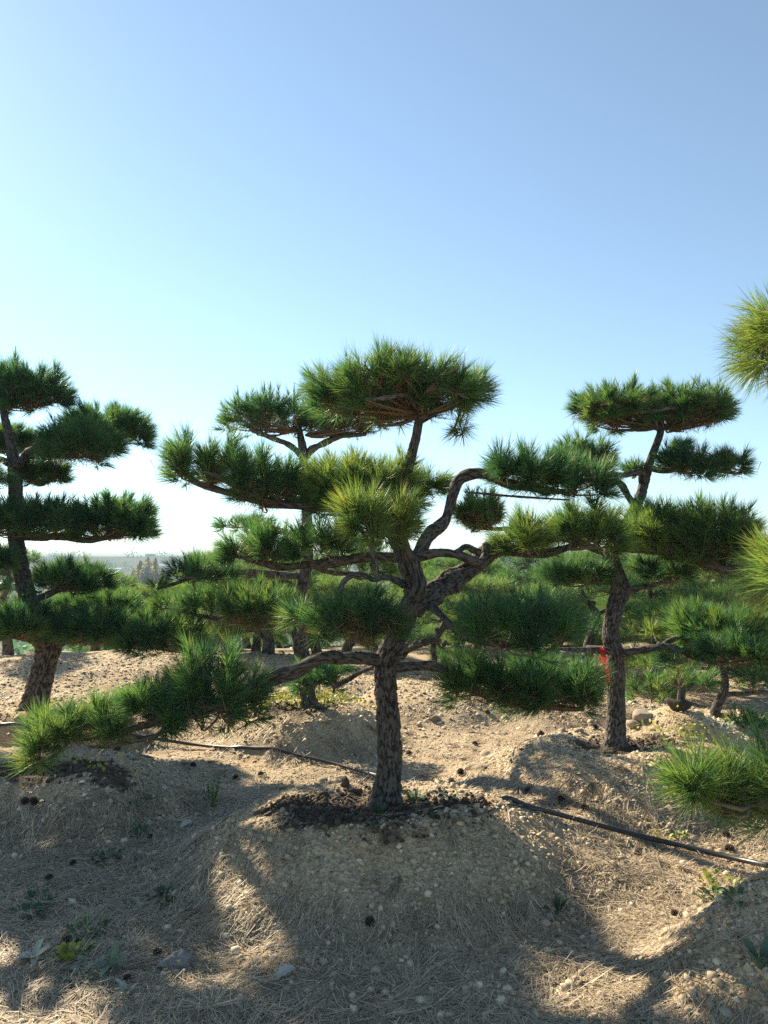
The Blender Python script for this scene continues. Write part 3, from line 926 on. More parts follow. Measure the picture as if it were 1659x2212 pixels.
pad(T_LEFT, 140, 332, 862, 962, 5.45, 0.8, (215, 946, 5.45), tint=0.27)
pad(T_LEFT, 35, 155, 980, 1052, 5.5, 0.9, (100, 1038, 5.5), tint=0.27)
pad(T_LEFT, -60, 80, 905, 985, 5.75, 0.9, (20, 975, 5.5), tint=0.3)
pad(T_LEFT, -70, 190, 1055, 1165, 5.15, 0.6, (45, 1160, 5.25), tint=0.27, per=32)
pad(T_LEFT, 150, 345, 1048, 1172, 5.35, 0.8, (220, 1160, 5.3), tint=0.26, dead=0.12)
pad(T_LEFT, -50, 60, 1165, 1240, 5.1, 0.9, (0, 1228, 5.18), tint=0.28)
pad(T_LEFT, 68, 238, 1198, 1286, 5.2, 0.9, (150, 1272, 5.2), tint=0.27)
pad(T_LEFT, -60, 145, 1285, 1382, 5.0, 0.8, (30, 1374, 5.0), tint=0.27, per=32)
pad(T_LEFT, 110, 290, 1290, 1400, 5.18, 0.85, (210, 1376, 5.2), tint=0.27, per=30)
pad(T_LEFT, 120, 300, 1262, 1340, 5.75, 0.9, (200, 1330, 5.7), tint=0.34)
pad(T_LEFT, 250, 445, 1295, 1415, 5.1, 0.8, (340, 1400, 5.1), tint=0.3, per=32, dead=0.12)
pad(T_LEFT, -60, 20, 1330, 1420, 4.95, 0.9, (-20, 1390, 4.95), tint=0.3)

YK[0] = 1.0
# ---- the pine on the right
b = at(1330, 1612, 5.6); b[2] = h1(b[0], b[1]) - 0.03
T_RIGHT = thing('pine_tree', 'cloud-pruned pine with flat-topped crown and a red ribbon on its low branch', 'pine tree', b)
add_trunk(T_RIGHT, [(1330, 1628, 5.6, 42), (1330, 1604, 5.6, 29), (1330, 1580, 5.6, 25), (1331, 1500, 5.6, 22), (1328, 1420, 5.6, 22), (1318, 1370, 5.6, 20), (1330, 1310, 5.6, 21), (1340, 1275, 5.6, 23), (1328, 1230, 5.6, 20), (1318, 1190, 5.6, 18), (1350, 1140, 5.6, 14), (1380, 1080, 5.6, 13), (1392, 1040, 5.6, 12), (1405, 995, 5.6, 10), (1425, 940, 5.6, 9), (1428, 905, 5.6, 7)], 72, 0.014, 0.2)
add_branch(T_RIGHT, [(1428, 925, 5.6, 8), (1380, 915, 5.55, 6), (1300, 900, 5.5, 4)], 14)
add_branch(T_RIGHT, [(1430, 925, 5.6, 8), (1470, 918, 5.6, 6), (1530, 905, 5.6, 4)], 14)
add_branch(T_RIGHT, [(1425, 905, 5.5, 6), (1460, 882, 5.3, 5), (1400, 885, 5.25, 4), (1330, 890, 5.25, 3)], 12)
pad(T_RIGHT, 1238, 1420, 818, 928, 5.55, 1.1, (1420, 925, 5.6), tint=0.36, spacing=0.13, per=33, L=0.095, dead=0.2, twig_r=0.012, flatness=4)
pad(T_RIGHT, 1390, 1582, 818, 932, 5.6, 1.1, (1440, 925, 5.6), tint=0.34, spacing=0.13, per=33, L=0.095, dead=0.2, twig_r=0.012, flatness=4)
add_branch(T_RIGHT, [(1400, 1010, 5.6, 7), (1450, 1018, 5.55, 6), (1500, 1000, 5.5, 5), (1545, 1015, 5.5, 4.5), (1585, 1022, 5.5, 3)], 14)
pad(T_RIGHT, 1402, 1550, 940, 1035, 5.5, 0.9, (1470, 1018, 5.5), tint=0.16, L=0.11)
pad(T_RIGHT, 1410, 1480, 928, 985, 5.7, 0.9, (1440, 980, 5.65), tint=0.2, L=0.11)
pad(T_RIGHT, 1530, 1622, 945, 1040, 5.5, 1.0, (1575, 1022, 5.5), tint=0.22, L=0.11, per=30, spacing=0.085)
add_branch(T_RIGHT, [(1388, 1040, 5.58, 9), (1378, 1020, 5.5, 7), (1340, 1026, 5.45, 6), (1300, 1022, 5.45, 5), (1250, 1000, 5.5, 4)], 16)
add_branch(T_RIGHT, [(1372, 1090, 5.6, 8), (1345, 1055, 5.55, 7), (1315, 1030, 5.5, 6), (1290, 1010, 5.5, 4)], 14)
pad(T_RIGHT, 1190, 1335, 928, 1022, 5.5, 0.9, (1260, 1002, 5.5), tint=0.24, L=0.11)
pad(T_RIGHT, 1335, 1405, 985, 1035, 5.65, 0.9, (1375, 1025, 5.6), tint=0.3, L=0.10)
add_branch(T_RIGHT, [(1340, 1175, 5.55, 15), (1400, 1178, 5.4, 14), (1450, 1190, 5.3, 13), (1510, 1212, 5.2, 11), (1565, 1228, 5.15, 8), (1610, 1220, 5.1, 5)], 24)
pad(T_RIGHT, 1332, 1490, 1068, 1195, 5.35, 1.0, (1430, 1180, 5.35), tint=0.46, dead=0.05, L=0.12, spacing=0.12, flat=0.2)
pad(T_RIGHT, 1430, 1645, 1056, 1215, 5.25, 0.9, (1520, 1205, 5.2), tint=0.48, dead=0.06, L=0.12, spacing=0.12, flat=0.2)
pad(T_RIGHT, 1480, 1600, 1170, 1250, 5.2, 0.8, (1540, 1232, 5.15), tint=0.24, dead=0.6, per=17, L=0.12)
pad(T_RIGHT, 980, 1092, 1038, 1155, 5.8, 1.0, (1040, 1140, 5.8), tint=0.5, spacing=0.11, L=0.09, dead=0.5)
add_branch(T_RIGHT, [(1322, 1200, 5.62, 9), (1250, 1170, 5.75, 7), (1150, 1150, 5.8, 6), (1040, 1140, 5.8, 4)], 14)
pad(T_RIGHT, 1150, 1330, 1195, 1275, 5.7, 0.9, (1290, 1255, 5.65), tint=0.26, L=0.12)
add_branch(T_RIGHT, [(1335, 1250, 5.6, 9), (1300, 1258, 5.65, 6), (1240, 1250, 5.7, 4)], 12)
add_branch(T_RIGHT, [(1345, 1282, 5.58, 10), (1370, 1272, 5.5, 8), (1410, 1265, 5.45, 5), (1440, 1255, 5.4, 3)], 14)
pad(T_RIGHT, 1372, 1490, 1188, 1275, 5.45, 0.9, (1420, 1262, 5.43), tint=0.16, L=0.11)
add_branch(T_RIGHT, [(1335, 1415, 5.6, 9), (1380, 1408, 5.5, 8), (1440, 1402, 5.4, 7), (1500, 1418, 5.3, 6), (1560, 1430, 5.25, 4), (1620, 1425, 5.2, 3)], 16)
add_branch(T_RIGHT, [(1420, 1402, 5.42, 6), (1460, 1380, 5.6, 5.5), (1500, 1362, 5.7, 4)], 12)
add_branch(T_RIGHT, [(1325, 1408, 5.55, 7), (1290, 1404, 5.5, 6), (1240, 1405, 5.45, 5), (1190, 1402, 5.4, 3)], 12)
pad(T_RIGHT, 1425, 1660, 1290, 1405, 5.75, 0.8, (1500, 1365, 5.7), tint=0.34, L=0.12, dead=0.08)
pad(T_RIGHT, 1520, 1690, 1345, 1445, 5.2, 0.8, (1580, 1430, 5.24), tint=0.2, L=0.12)
pad(T_RIGHT, 1400, 1530, 1378, 1440, 5.35, 0.8, (1500, 1418, 5.3), tint=0.26, L=0.11, per=18)
pad(T_RIGHT, 1350, 1440, 1320, 1390, 6.1, 0.9, (1420, 1385, 5.9), tint=0.52, L=0.12)

# ---- the pine behind the middle one
b = at(664, 1525, 7.0); b[2] = h1(b[0], b[1]) - 0.03
T_MID = thing('pine_tree', 'cloud-pruned pine behind the middle one, its foot among yellow-green ground cover', 'pine tree', b)
add_trunk(T_MID, [(668, 1534, 7.0, 32), (664, 1505, 7.0, 20), (660, 1450, 7.0, 18), (648, 1390, 7.0, 19), (640, 1330, 7.0, 18), (655, 1250, 7.0, 16), (665, 1180, 7.0, 14), (660, 1080, 7.0, 12), (656, 1000, 7.0, 11), (654, 970, 7.0, 11), (648, 935, 7.0, 8), (645, 905, 7.0, 5)], 56, 0.02, 0.2)
add_branch(T_MID, [(652, 985, 7.0, 8), (620, 962, 7.0, 6), (580, 945, 6.95, 5), (540, 925, 6.9, 4)], 12)
add_branch(T_MID, [(660, 985, 7.0, 9), (690, 960, 7.0, 7), (730, 945, 7.0, 6), (790, 938, 7.0, 4)], 12)
kw = dict(L=0.12, spacing=0.16, per=26, shoots=12)
pad(T_MID, 474, 690, 832, 940, 7.0, 0.8, (645, 930, 7.0), tint=0.22, dead=0.15, candles=8, twig_r=0.014, **kw)
pad(T_MID, 640, 862, 845, 945, 7.0, 0.8, (660, 940, 7.0), tint=0.2, dead=0.2, twig_r=0.014, **kw)
add_branch(T_MID, [(662, 1160, 7.0, 8), (600, 1145, 7.0, 6), (540, 1135, 7.0, 4)], 10)
pad(T_MID, 462, 590, 1098, 1150, 7.0, 0.9, (540, 1138, 7.0), tint=0.26, **kw)
add_branch(T_MID, [(655, 1245, 7.0, 9), (580, 1240, 6.8, 8), (500, 1232, 6.6, 7), (430, 1245, 6.5, 5), (340, 1272, 6.5, 3)], 12)
pad(T_MID, 352, 525, 1178, 1270, 6.5, 0.8, (450, 1245, 6.5), tint=0.3, **kw)
pad(T_MID, 305, 372, 1240, 1282, 6.5, 1.0, (345, 1270, 6.5), tint=0.42, **kw)
pad(T_MID, 330, 420, 1255, 1335, 6.6, 0.9, (400, 1320, 6.6), tint=0.32, **kw)
pad(T_MID, 385, 520, 1240, 1345, 6.7, 0.9, (450, 1330, 6.7), tint=0.24, **kw)
add_branch(T_MID, [(640, 1345, 7.0, 8), (560, 1345, 6.8, 7), (480, 1335, 6.7, 5), (400, 1322, 6.6, 3)], 10)
pad(T_MID, 462, 650, 1238, 1362, 6.2, 0.9, (560, 1350, 6.25), tint=0.40, dead=0.3, L=0.13, per=30, spacing=0.15, shoots=13)
add_branch(T_MID, [(645, 1300, 7.0, 9), (600, 1345, 6.5, 7), (560, 1352, 6.3, 6), (520, 1345, 6.2, 4)], 10)
pad(T_MID, 700, 860, 1125, 1262, 7.1, 0.9, (760, 1245, 7.1), tint=0.36, **kw)
add_branch(T_MID, [(662, 1215, 7.0, 8), (710, 1240, 7.05, 6), (770, 1240, 7.1, 4)], 10)
pad(T_MID, 610, 765, 1412, 1490, 6.8, 0.9, (680, 1465, 6.85), tint=0.2, **kw)
add_branch(T_MID, [(660, 1470, 7.0, 6), (680, 1462, 6.9, 5), (710, 1462, 6.8, 3)], 10)

# ---- the pine just outside the right edge, its pads reach into the picture
b = np.array([2.35, 2.95, 0.0]); b[2] = h1(b[0], b[1]) - 0.03
T_NEAR = thing('pine_tree', 'bright green pine at the right edge, only its branch ends reaching into view', 'pine tree', b)
def nb(x, y, z, r): return (np.array([x, y, z]), r)
def world_branch(tree, pts, sides, bark, name):
    v, t, q, pl = tube([p for p, r in pts], [r for p, r in pts], sides, 0.015, 0.01, bark, 0.026, nseed())
    acc = Acc(); acc.add(v, t, q, plate=pl)
    return link(name, acc.mesh(name, M_BARK, True, origin=tree.location), tree)
world_branch(T_NEAR, [nb(2.35, 2.95, b[2], 0.13), nb(2.32, 2.93, b[2] + 0.3, 0.095), nb(2.2, 2.72, 0.95, 0.085), nb(2.3, 2.7, 1.5, 0.075), nb(2.22, 2.75, 2.1, 0.06), nb(2.1, 2.7, 2.5, 0.04), nb(2.1, 2.7, 2.75, 0.02)], 64, 0.2, 'trunk')
for (p, zr) in (((1700, 745, 2.5), 2.15), ((1740, 1285, 2.45), 1.3), ((1640, 1735, 2.35), 0.75)):
    e = at(*p)
    world_branch(T_NEAR, [nb(2.23, 2.73, zr, 0.045), nb(*( (np.array([2.23, 2.73, zr]) + e) / 2 + np.array([0, 0, 0.05])), 0.03), nb(*e, 0.018)], 16, 0.15, 'branch')
nk = dict(L=0.15, fine=True, per=44, shoots=17, spacing=0.11, w=0.0021)
pad(T_NEAR, 1580, 1880, 590, 830, 2.5, 0.9, (1700, 745, 2.5), tint=0.62, droop=0.3, **nk)  # yellower tint: the needles' own paleness plus sunlight put into the colour
pad(T_NEAR, 1560, 1860, 1095, 1340, 2.45, 0.9, (1740, 1285, 2.45), tint=0.6, droop=0.2, **nk)
pad(T_NEAR, 1430, 1650, 1580, 1785, 2.38, 0.9, (1620, 1740, 2.35), tint=0.44, droop=0.1, **nk)
pad(T_NEAR, 1540, 1840, 1555, 1790, 2.42, 0.8, (1680, 1735, 2.35), tint=0.46, droop=0.05, **nk)
pad(T_NEAR, 1900, 2450, 200, 420, 2.7, 0.8, (2080, 400, 2.7), tint=0.45, L=0.14, per=26)
world_branch(T_NEAR, [nb(2.23, 2.73, 1.7, 0.04), nb(2.7, 2.9, 1.8, 0.025), nb(3.0, 3.0, 1.85, 0.015)], 14, 0.15, 'branch')
make_pad(T_NEAR, (3.0, 3.0, 2.0), (0.5, 0.45, 0.2), (3.0, 3.0, 1.85), tint=0.4, seed=77, per=18, w=0.004)

# ---- unseen pine added outside the left edge, pads placed to shade the foreground
b = np.array([-4.3, 5.6, 0.0]); b[2] = h1(b[0], b[1]) - 0.03
T_SIDE = thing('pine_tree', 'unseen cloud-pruned pine added outside the left edge to shade the left foreground', 'pine tree', b)
world_branch(T_SIDE, [nb(-4.3, 5.6, b[2], 0.14), nb(-4.28, 5.6, b[2] + 0.5, 0.1), nb(-4.4, 5.65, 1.2, 0.09), nb(-4.3, 5.7, 1.8, 0.07), nb(-4.4, 5.7, 2.4, 0.05), nb(-4.4, 6.4, 2.8, 0.035)], 40, 0.2, 'trunk')
for k, (x, y, z, rx, ry, rz) in enumerate([(-3.72, 5.6, 1.2, 0.5, 0.45, 0.2), (-4.0, 6.3, 1.35, 0.45, 0.45, 0.18), (-4.25, 6.9, 2.5, 0.6, 0.55, 0.22), (-3.62, 6.25, 2.45, 0.42, 0.4, 0.18), (-4.9, 7.4, 2.9, 0.6, 0.55, 0.22), (-4.35, 7.5, 3.0, 0.5, 0.45, 0.2), (-4.75, 6.5, 2.35, 0.55, 0.5, 0.2), (-4.3, 6.0, 1.75, 0.5, 0.45, 0.2), (-4.9, 6.1, 2.1, 0.5, 0.45, 0.2), (-5.3, 7.0, 2.6, 0.5, 0.5, 0.2)]):
    world_branch(T_SIDE, [nb(-4.34, 5.66 + max(0, z - 2.4), z - 0.12, 0.04), nb((x - 4.34) / 2, (y + 5.66 + max(0, z - 2.4)) / 2, z - 0.1, 0.03), nb(x, y, z - 0.14, 0.016)], 12, 0.12, 'branch')
    make_pad(T_SIDE, (x, y, z), (rx, ry, rz), (x, y, z - 0.14), tint=0.3, seed=900 + k, w=0.0050, per=17)

# ---- the thin pine on the slope behind the seedling
b = at(1545, 1562, 7.3); b[2] = h1(b[0], b[1]) - 0.03
T_BACK = thing('pine_tree', 'thin crooked pine on the slope behind the root-balled seedling at the right', 'pine tree', b)
add_trunk(T_BACK, [(1542, 1570, 7.3, 17), (1545, 1535, 7.3, 12), (1562, 1500, 7.3, 11), (1566, 1470, 7.3, 9), (1556, 1440, 7.3, 6), (1556, 1400, 7.3, 4)], 32, 0.025, 0.15)
add_branch(T_BACK, [(1562, 1500, 7.3, 6), (1610, 1497, 7.25, 5), (1680, 1498, 7.2, 4)], 10)
add_branch(T_BACK, [(1562, 1478, 7.3, 5), (1510, 1470, 7.25, 4), (1450, 1475, 7.2, 3)], 10)
kw = dict(L=0.12, spacing=0.16, per=24, shoots=11)
pad(T_BACK, 1350, 1450, 1425, 1525, 7.25, 0.9, (1450, 1475, 7.2), tint=0.44, **kw)
pad(T_BACK, 1430, 1560, 1425, 1500, 7.2, 0.9, (1500, 1475, 7.2), tint=0.3, **kw)
pad(T_BACK, 1575, 1700, 1400, 1495, 7.2, 0.9, (1640, 1495, 7.2), tint=0.2, **kw)
pad(T_BACK, 1490, 1620, 1370, 1440, 7.4, 0.9, (1556, 1420, 7.3), tint=0.3, **kw)
pad(T_BACK, 1560, 1680, 1520, 1590, 7.0, 0.9, (1620, 1580, 7.0), tint=0.34, **kw)
add_branch(T_BACK, [(1548, 1540, 7.3, 5), (1580, 1570, 7.1, 4), (1620, 1580, 7.0, 3)], 10)

# ---- pines further back: three kinds, copied
def garden_pine(label, hgt, tint, seed, group):
    rng = np.random.default_rng(seed)
    t = thing('pine_tree', label, 'pine tree', (0, 0, 0), group)
    pts, rr = [np.array([0, 0, -0.1])], [0.11]
    for k in range(1, 6):
        pts.append(np.array([rng.normal(0, 0.09), rng.normal(0, 0.09), hgt * k / 5.6]))
        rr.append(0.095 * (1 - k / 6.5))
    v, tr, q, pl = tube(pts, rr, 20, 0.05, 0.0, 0.15, 0.04, seed)
    acc = Acc(); acc.add(v, tr, q, plate=pl)
    link('trunk', acc.mesh('trunk', M_BARK, True), t)
    kw = dict(L=0.14, w=0.0052, spacing=0.19, shoots=9, per=15, dead=0.05)
    make_pad(t, pts[-1] + np.array([0, 0, 0.12]), (0.62, 0.55, 0.2), pts[-1], tint=tint, seed=seed, **kw)
    a = rng.uniform(0, 6.28)
    for k in range(9):
        a += 2.4 + rng.normal(0, 0.25)
        z = hgt * (0.25 + 0.6 * k / 8)
        reach = (0.85 - 0.45 * k / 8) * rng.uniform(0.8, 1.2)
        p0 = np.array([0, 0, z]) + np.array([pts[min(5, int(z / hgt * 5.6))][0], pts[min(5, int(z / hgt * 5.6))][1], 0]) * 0.8
        p1 = p0 + np.array([math.cos(a) * reach, math.sin(a) * reach, rng.uniform(-0.1, 0.06)])
        v, tr, q, pl = tube([p0, (p0 + p1) / 2 + np.array([0, 0, 0.05]), p1], [0.035, 0.026, 0.014], 8, 0.06, 0.015, 0, seed=seed + k)
        acc = Acc(); acc.add(v, tr, q, plate=pl)
        link('branch', acc.mesh('branch', M_BARK, True), t)
        R = rng.uniform(0.38, 0.55)
        make_pad(t, p1 + np.array([0, 0, 0.1]), (R, R * 0.85, 0.19), p1, tint=tint + rng.normal(0, 0.07), seed=seed * 13 + k, **kw)
    return t
GB = 'garden pines in the rows further back'
protos = [garden_pine('', 1.75, 0.40, 301, GB), garden_pine('', 1.45, 0.52, 302, GB), garden_pine('', 1.95, 0.30, 303, GB)]
used = [False] * 3
BACK = [  # px, distance, kind, size, turn, label
    (580, 11.3, 1, 0.95, 0.4, 'yellow-green garden pine left of the middle trunk, two pale boulders at its foot'),
    (28, 11.5, 2, 0.85, 1.0, 'small dark garden pine on the mound behind the left edge trunk'),
    (455, 12.5, 0, 0.95, 2.0, 'hazy garden pine seen over the low left branch of the middle pine'),
    (750, 12.5, 1, 0.95, 3.1, 'garden pine seen between the middle trunk and the trunk behind it'),
    (945, 10.6, 0, 0.85, 0.7, 'garden pine just right of the middle trunk, behind the dead branch fork'),
    (1035, 12.4, 1, 0.95, 4.4, 'garden pine behind the low right branch of the middle pine'),
    (1275, 9.6, 2, 0.95, 5.2, 'dark garden pine with bare limb just left of the ribboned trunk'),
    (1400, 10.2, 0, 1.0, 1.9, 'garden pine just right of the ribboned trunk, above the seedling mound'),
    (1490, 12.2, 1, 1.05, 2.7, 'light green garden pine between the ribboned pine and the right edge'),
    (1625, 10.8, 0, 1.0, 3.9, 'garden pine furthest right, half behind the bright edge pine'),
    (1150, 14.5, 2, 1.05, 0.1, 'garden pine in the second row under the thick right limb'),
    (870, 16.0, 0, 1.1, 1.3, 'garden pine in the far row hidden mostly by the middle trunk'),
    (660, 17.0, 2, 1.1, 2.2, 'dark garden pine in the far row left of the middle trunk'),
    (380, 17.5, 1, 1.1, 5.6, 'pale garden pine in the far row under the yellow poplars'),
    (1345, 17.0, 1, 1.1, 4.9, 'garden pine in the far row behind the ribboned trunk'),
    (540, 19.0, 0, 1.15, 3.5, 'garden pine in the far row right of the yellow poplars'),
    (200, 13.5, 0, 0.9, 0.9, 'garden pine on the falling slope behind the left gravel bank'),
    (1560, 17.5, 2, 1.1, 1.1, 'dark garden pine in the far row near the right edge'),
    (1010, 19.5, 2, 1.15, 2.9, 'garden pine in the far row below the distant round-topped pines'),
    (432, 15.5, 1, 1.0, 2.6, 'blue-green garden pine right below the small round pad of the pine behind'),
    (497, 22, 0, 1.2, 4.0, 'hazy garden pine over the raised end of the low left branch'),
    (612, 26, 1, 1.3, 1.2, 'hazy pale garden pine seen just left of the trunk behind the middle one'),
    (335, 24, 2, 1.25, 0.2, 'hazy garden pine on the falling slope below the yellow poplars'),
    (245, 28, 0, 1.3, 5.0, 'hazy garden pine on the falling slope right of the left trunk'),
    (705, 30, 2, 1.3, 3.3, 'hazy dark garden pine framed by the two middle trunks, upper one'),
    (790, 21, 1, 1.15, 2.0, 'pale garden pine touching the left outline of the middle trunk bend'),
    (915, 25, 2, 1.25, 5.9, 'dark hazy garden pine between the middle trunk and the thick limb'),
    (1085, 22, 1, 1.2, 1.7, 'pale garden pine seen between the two low right pads'),
    (1235, 24, 0, 1.25, 3.0, 'hazy garden pine seen just past the right tip of the big dark pad'),
    (1305, 28, 1, 1.3, 0.5, 'pale hazy garden pine directly left of the ribboned trunk'),
    (1425, 24, 2, 1.25, 4.5, 'dark hazy garden pine above the right branch of the ribboned pine'),
    (1505, 30, 0, 1.3, 2.3, 'hazy garden pine in the gap under the long right branch'),
    (1590, 24, 1, 1.25, 5.4, 'pale hazy garden pine left of the bright edge pads'),
    (985, 15, 0, 1.05, 0.3, 'garden pine behind the forked dead branch, second row'),
    (555, 15, 2, 0.95, 1.5, 'dark garden pine behind the yellow-green one with the boulders'),
    (1200, 11.5, 1, 0.9, 4.1, 'light green garden pine under the tip of the low right branch'),
    (1450, 8.9, 1, 0.8, 0.9, 'light green low garden pine directly behind the seedling'),
    (300, 15, 1, 0.95, 3.9, 'light green garden pine under the long pads of the left pine'),
    (690, 14.2, 0, 1.0, 5.5, 'garden pine right of the trunk behind the middle one'),
]
for px, Y, kd, sc, rz, lab in BACK:
    o = protos[kd] if not used[kd] else copy_tree(protos[kd])
    used[kd] = True
    x = px_of(px, Y)
    o.location = (x, Y, h1(x, Y) - 0.02)
    o.rotation_euler = (0, 0, rz)
    o.scale = (sc, sc, sc)
    o['label'] = lab

# ---- little round-topped pines, far off on the rise
def lollipop(px, py_top, Y, R, label):
    x = px_of(px, Y)
    z0 = h1(x, Y)
    top = at(px, py_top, Y)[2]
    t = thing('pine_tree', label, 'pine tree', (x, Y, z0), 'tiny round-topped pines in the distance')
    v, tr, q, pl = tube([(0, 0, -0.3), (0.05, 0, (top - z0) * 0.5), (0, 0, top - z0 - R * 0.5)], [0.12, 0.09, 0.06], 8, 0.3)
    acc = Acc(); acc.add(v, tr, q, plate=pl)
    link('trunk', acc.mesh('trunk', M_BARK, True), t)
    make_pad(t, (x, Y, top - R * 0.55), (R, R, R * 0.55), (x, Y, top - R * 0.9), tint=0.3, L=0.25, w=0.03, spacing=0.35, shoots=8, per=9, dead=0, seed=int(px), flat=0.3)
lollipop(962, 1207, 60, 1.15, 'tiny round-topped pine standing alone on the skyline right of the middle trunk')
lollipop(922, 1215, 62, 0.6, 'smallest round-topped pine on the skyline close beside the middle trunk')
lollipop(985, 1228, 52, 0.9, 'tiny distant pine under the thick right limb, lower than the lone round one')
lollipop(950, 1230, 54, 0.8, 'tiny distant pine directly below the lone round one')

# ---- loose wild pines at the right, seen through the air
def wild_pine(px, py_top, Y, width, seed, label):
    rng = np.random.default_rng(seed)
    x = px_of(px, Y); z0 = h1(x, Y)
    H = at(px, py_top, Y)[2] - z0
    t = thing('wild_pine', label, 'pine tree', (x, Y, z0), 'wild pines beyond the garden')
    v, tr, q, pl = tube([(0, 0, -0.5), (0.1, 0, H * 0.5), (0, 0, H * 0.95)], [0.22, 0.16, 0.05], 10, 0.4, 0.05, 0.1, 0.08, seed)
    acc = Acc(); acc.add(v, tr, q, plate=pl)
    link('trunk', acc.mesh('trunk', M_BARK, True), t)
    tips, dirs, lens, tn = [], [], [], []
    for k in range(46):
        a = rng.uniform(0, 6.28); f = rng.uniform(0.12, 1.0)
        r = width * (0.25 + 0.75 * math.sin(math.pi * min(1, f * 0.85 + 0.1)) ) * rng.uniform(0.35, 1.0)
        c = np.array([math.cos(a) * r, math.sin(a) * r, H * f])
        n = 11
        g = unit(rng.normal(size=(n, 3)) + np.array([0, 0, 0.5]))
        tips.append(c + g * rng.uniform(0.15, 0.6, (n, 1)) * np.array([1, 1, 0.6])); dirs.append(g)
        lens.append(np.full(n, 0.3)); tn.append(np.full(n, 0.28 + rng.normal(0, 0.1)))
    v, f, q, tone = needles_on_shoots(np.vstack(tips), np.vstack(dirs), np.concatenate(lens), 14, 0.34, 0.035, np.concatenate(tn), rng)
    acc = Acc(); acc.add(v, f, q, tint=np.clip(tone, 0, 1))
    link('crown', acc.mesh('crown', M_NEEDLE), t, None, 'stuff')
for a in [(1395, 1188, 48, 1.9, 401, 'hazy wild pine seen in the gap right of the ribboned trunk'),
          (1275, 1192, 52, 1.9, 402, 'hazy wild pine seen in the gap left of the ribboned trunk'),
          (1460, 1200, 44, 1.6, 403, 'hazy wild pine under the long right branch of the ribboned pine'),
          (1540, 1196, 56, 2.0, 404, 'hazy wild pine close to the bright pads at the right edge'),
          (1330, 1205, 60, 2.0, 405, 'hazy wild pine hidden behind the ribboned trunk'),
          (440, 1372, 66, 2.6, 411, 'grey-blue hazy wild pine in the valley gap over the low left branch'),
          (395, 1388, 72, 2.6, 412, 'grey-blue hazy wild pine in the valley, left of that gap'),
          (520, 1362, 80, 2.8, 413, 'grey-blue hazy wild pine in the valley, right of that gap'),
          (600, 1352, 95, 3.2, 414, 'faint hazy wild pine deep in the valley left of the trunk behind'),
          (320, 1372, 88, 3.0, 415, 'faint hazy wild pine deep in the valley below the poplars'),
          (230, 1362, 100, 3.2, 416, 'faint hazy wild pine deep in the valley beside the left trunk'),
          (1195, 1205, 62, 1.7, 406, 'hazy wild pine under the thick right limb'),
          (1062, 1190, 58, 1.3, 407, 'hazy thin wild pine just behind the top of the thick limb')]:
    wild_pine(*a)

# ---- poplars
def poplar_mesh(H, R, n, seed, size):
    rng = np.random.default_rng(seed)
    z = rng.uniform(0.08, 1.0, n)
    prof = np.sin(np.pi * np.clip(z * 0.93 + 0.07, 0, 1)) ** 0.65
    k = 9
    sp = rng.integers(0, k, n)                       # upright limbs
    sa = sp / k * 6.28 + seed
    a = rng.uniform(0, 6.28, n)
    rr = R * prof * rng.uniform(0, 1, n) ** 0.5
    x = np.cos(sa) * R * prof * 0.55 + np.cos(a) * rr * 0.5
    y = np.sin(sa) * R * prof * 0.55 + np.sin(a) * rr * 0.5
    top = 1 - 0.22 * hash3(sp, sp * 0 + 3, sp * 0, seed)
    c = np.stack([x, y, z * H * top], 1)
    M = rand_rot(n, rng)
    s = size * rng.uniform(0.6, 1.3, n)
    q = np.array([(-1, -0.6, 0), (1, -0.6, 0), (1, 0.6, 0), (-1, 0.6, 0)], float)
    v = np.einsum('nij,kj->nki', M, q) * s[:, None, None] + c[:, None, :]
    return v.reshape(-1, 3), np.arange(n * 4).reshape(n, 4), np.repeat(np.clip(rng.normal(0.5, 0.22, n), 0, 1), 4)
def poplar(px, py_top, Y, R, seed, label, n=3500, size=0.26, group=None):
    x = px_of(px, Y); z0 = h1(x, Y)
    H = at(px, py_top, Y)[2] - z0
    t = thing('poplar_tree', label, 'poplar tree', (x, Y, z0), group)
    v, tr, q, pl = tube([(0, 0, -0.5), (0, 0, H * 0.5), (0, 0, H * 0.95)], [0.3, 0.2, 0.05], 8, 1.0)
    acc = Acc(); acc.add(v, tr, q, plate=pl)
    link('trunk', acc.mesh('trunk', M_BARK, True), t)
    v, q, tone = poplar_mesh(H, R, n, seed, size)
    acc = Acc(); acc.add(v, None, q, tint=tone)
    link('crown', acc.mesh('crown', M_POPLAR), t, None, 'stuff')
    return t
GP = 'yellowing poplars in the valley'
poplar(288, 1222, 240, 3.1, 1, 'leftmost of the yellowing poplars in the hazy valley, shorter than its neighbours', group=GP)
poplar(303, 1208, 245, 3.2, 2, 'second yellowing poplar from the left in the hazy valley', group=GP)
poplar(321, 1200, 243, 3.4, 3, 'tallest yellowing poplar in the middle of the valley clump', group=GP)
poplar(337, 1204, 247, 3.2, 4, 'yellowing poplar just right of the tallest one in the valley clump', group=GP)
poplar(352, 1226, 242, 2.9, 5, 'rightmost yellowing poplar of the valley clump, touching the small round pad', group=GP)
poplar(278, 1252, 225, 2.9, 6, 'low yellowing poplar bush at the left foot of the valley clump', group=GP)
rp = random.Random(4)
first = None
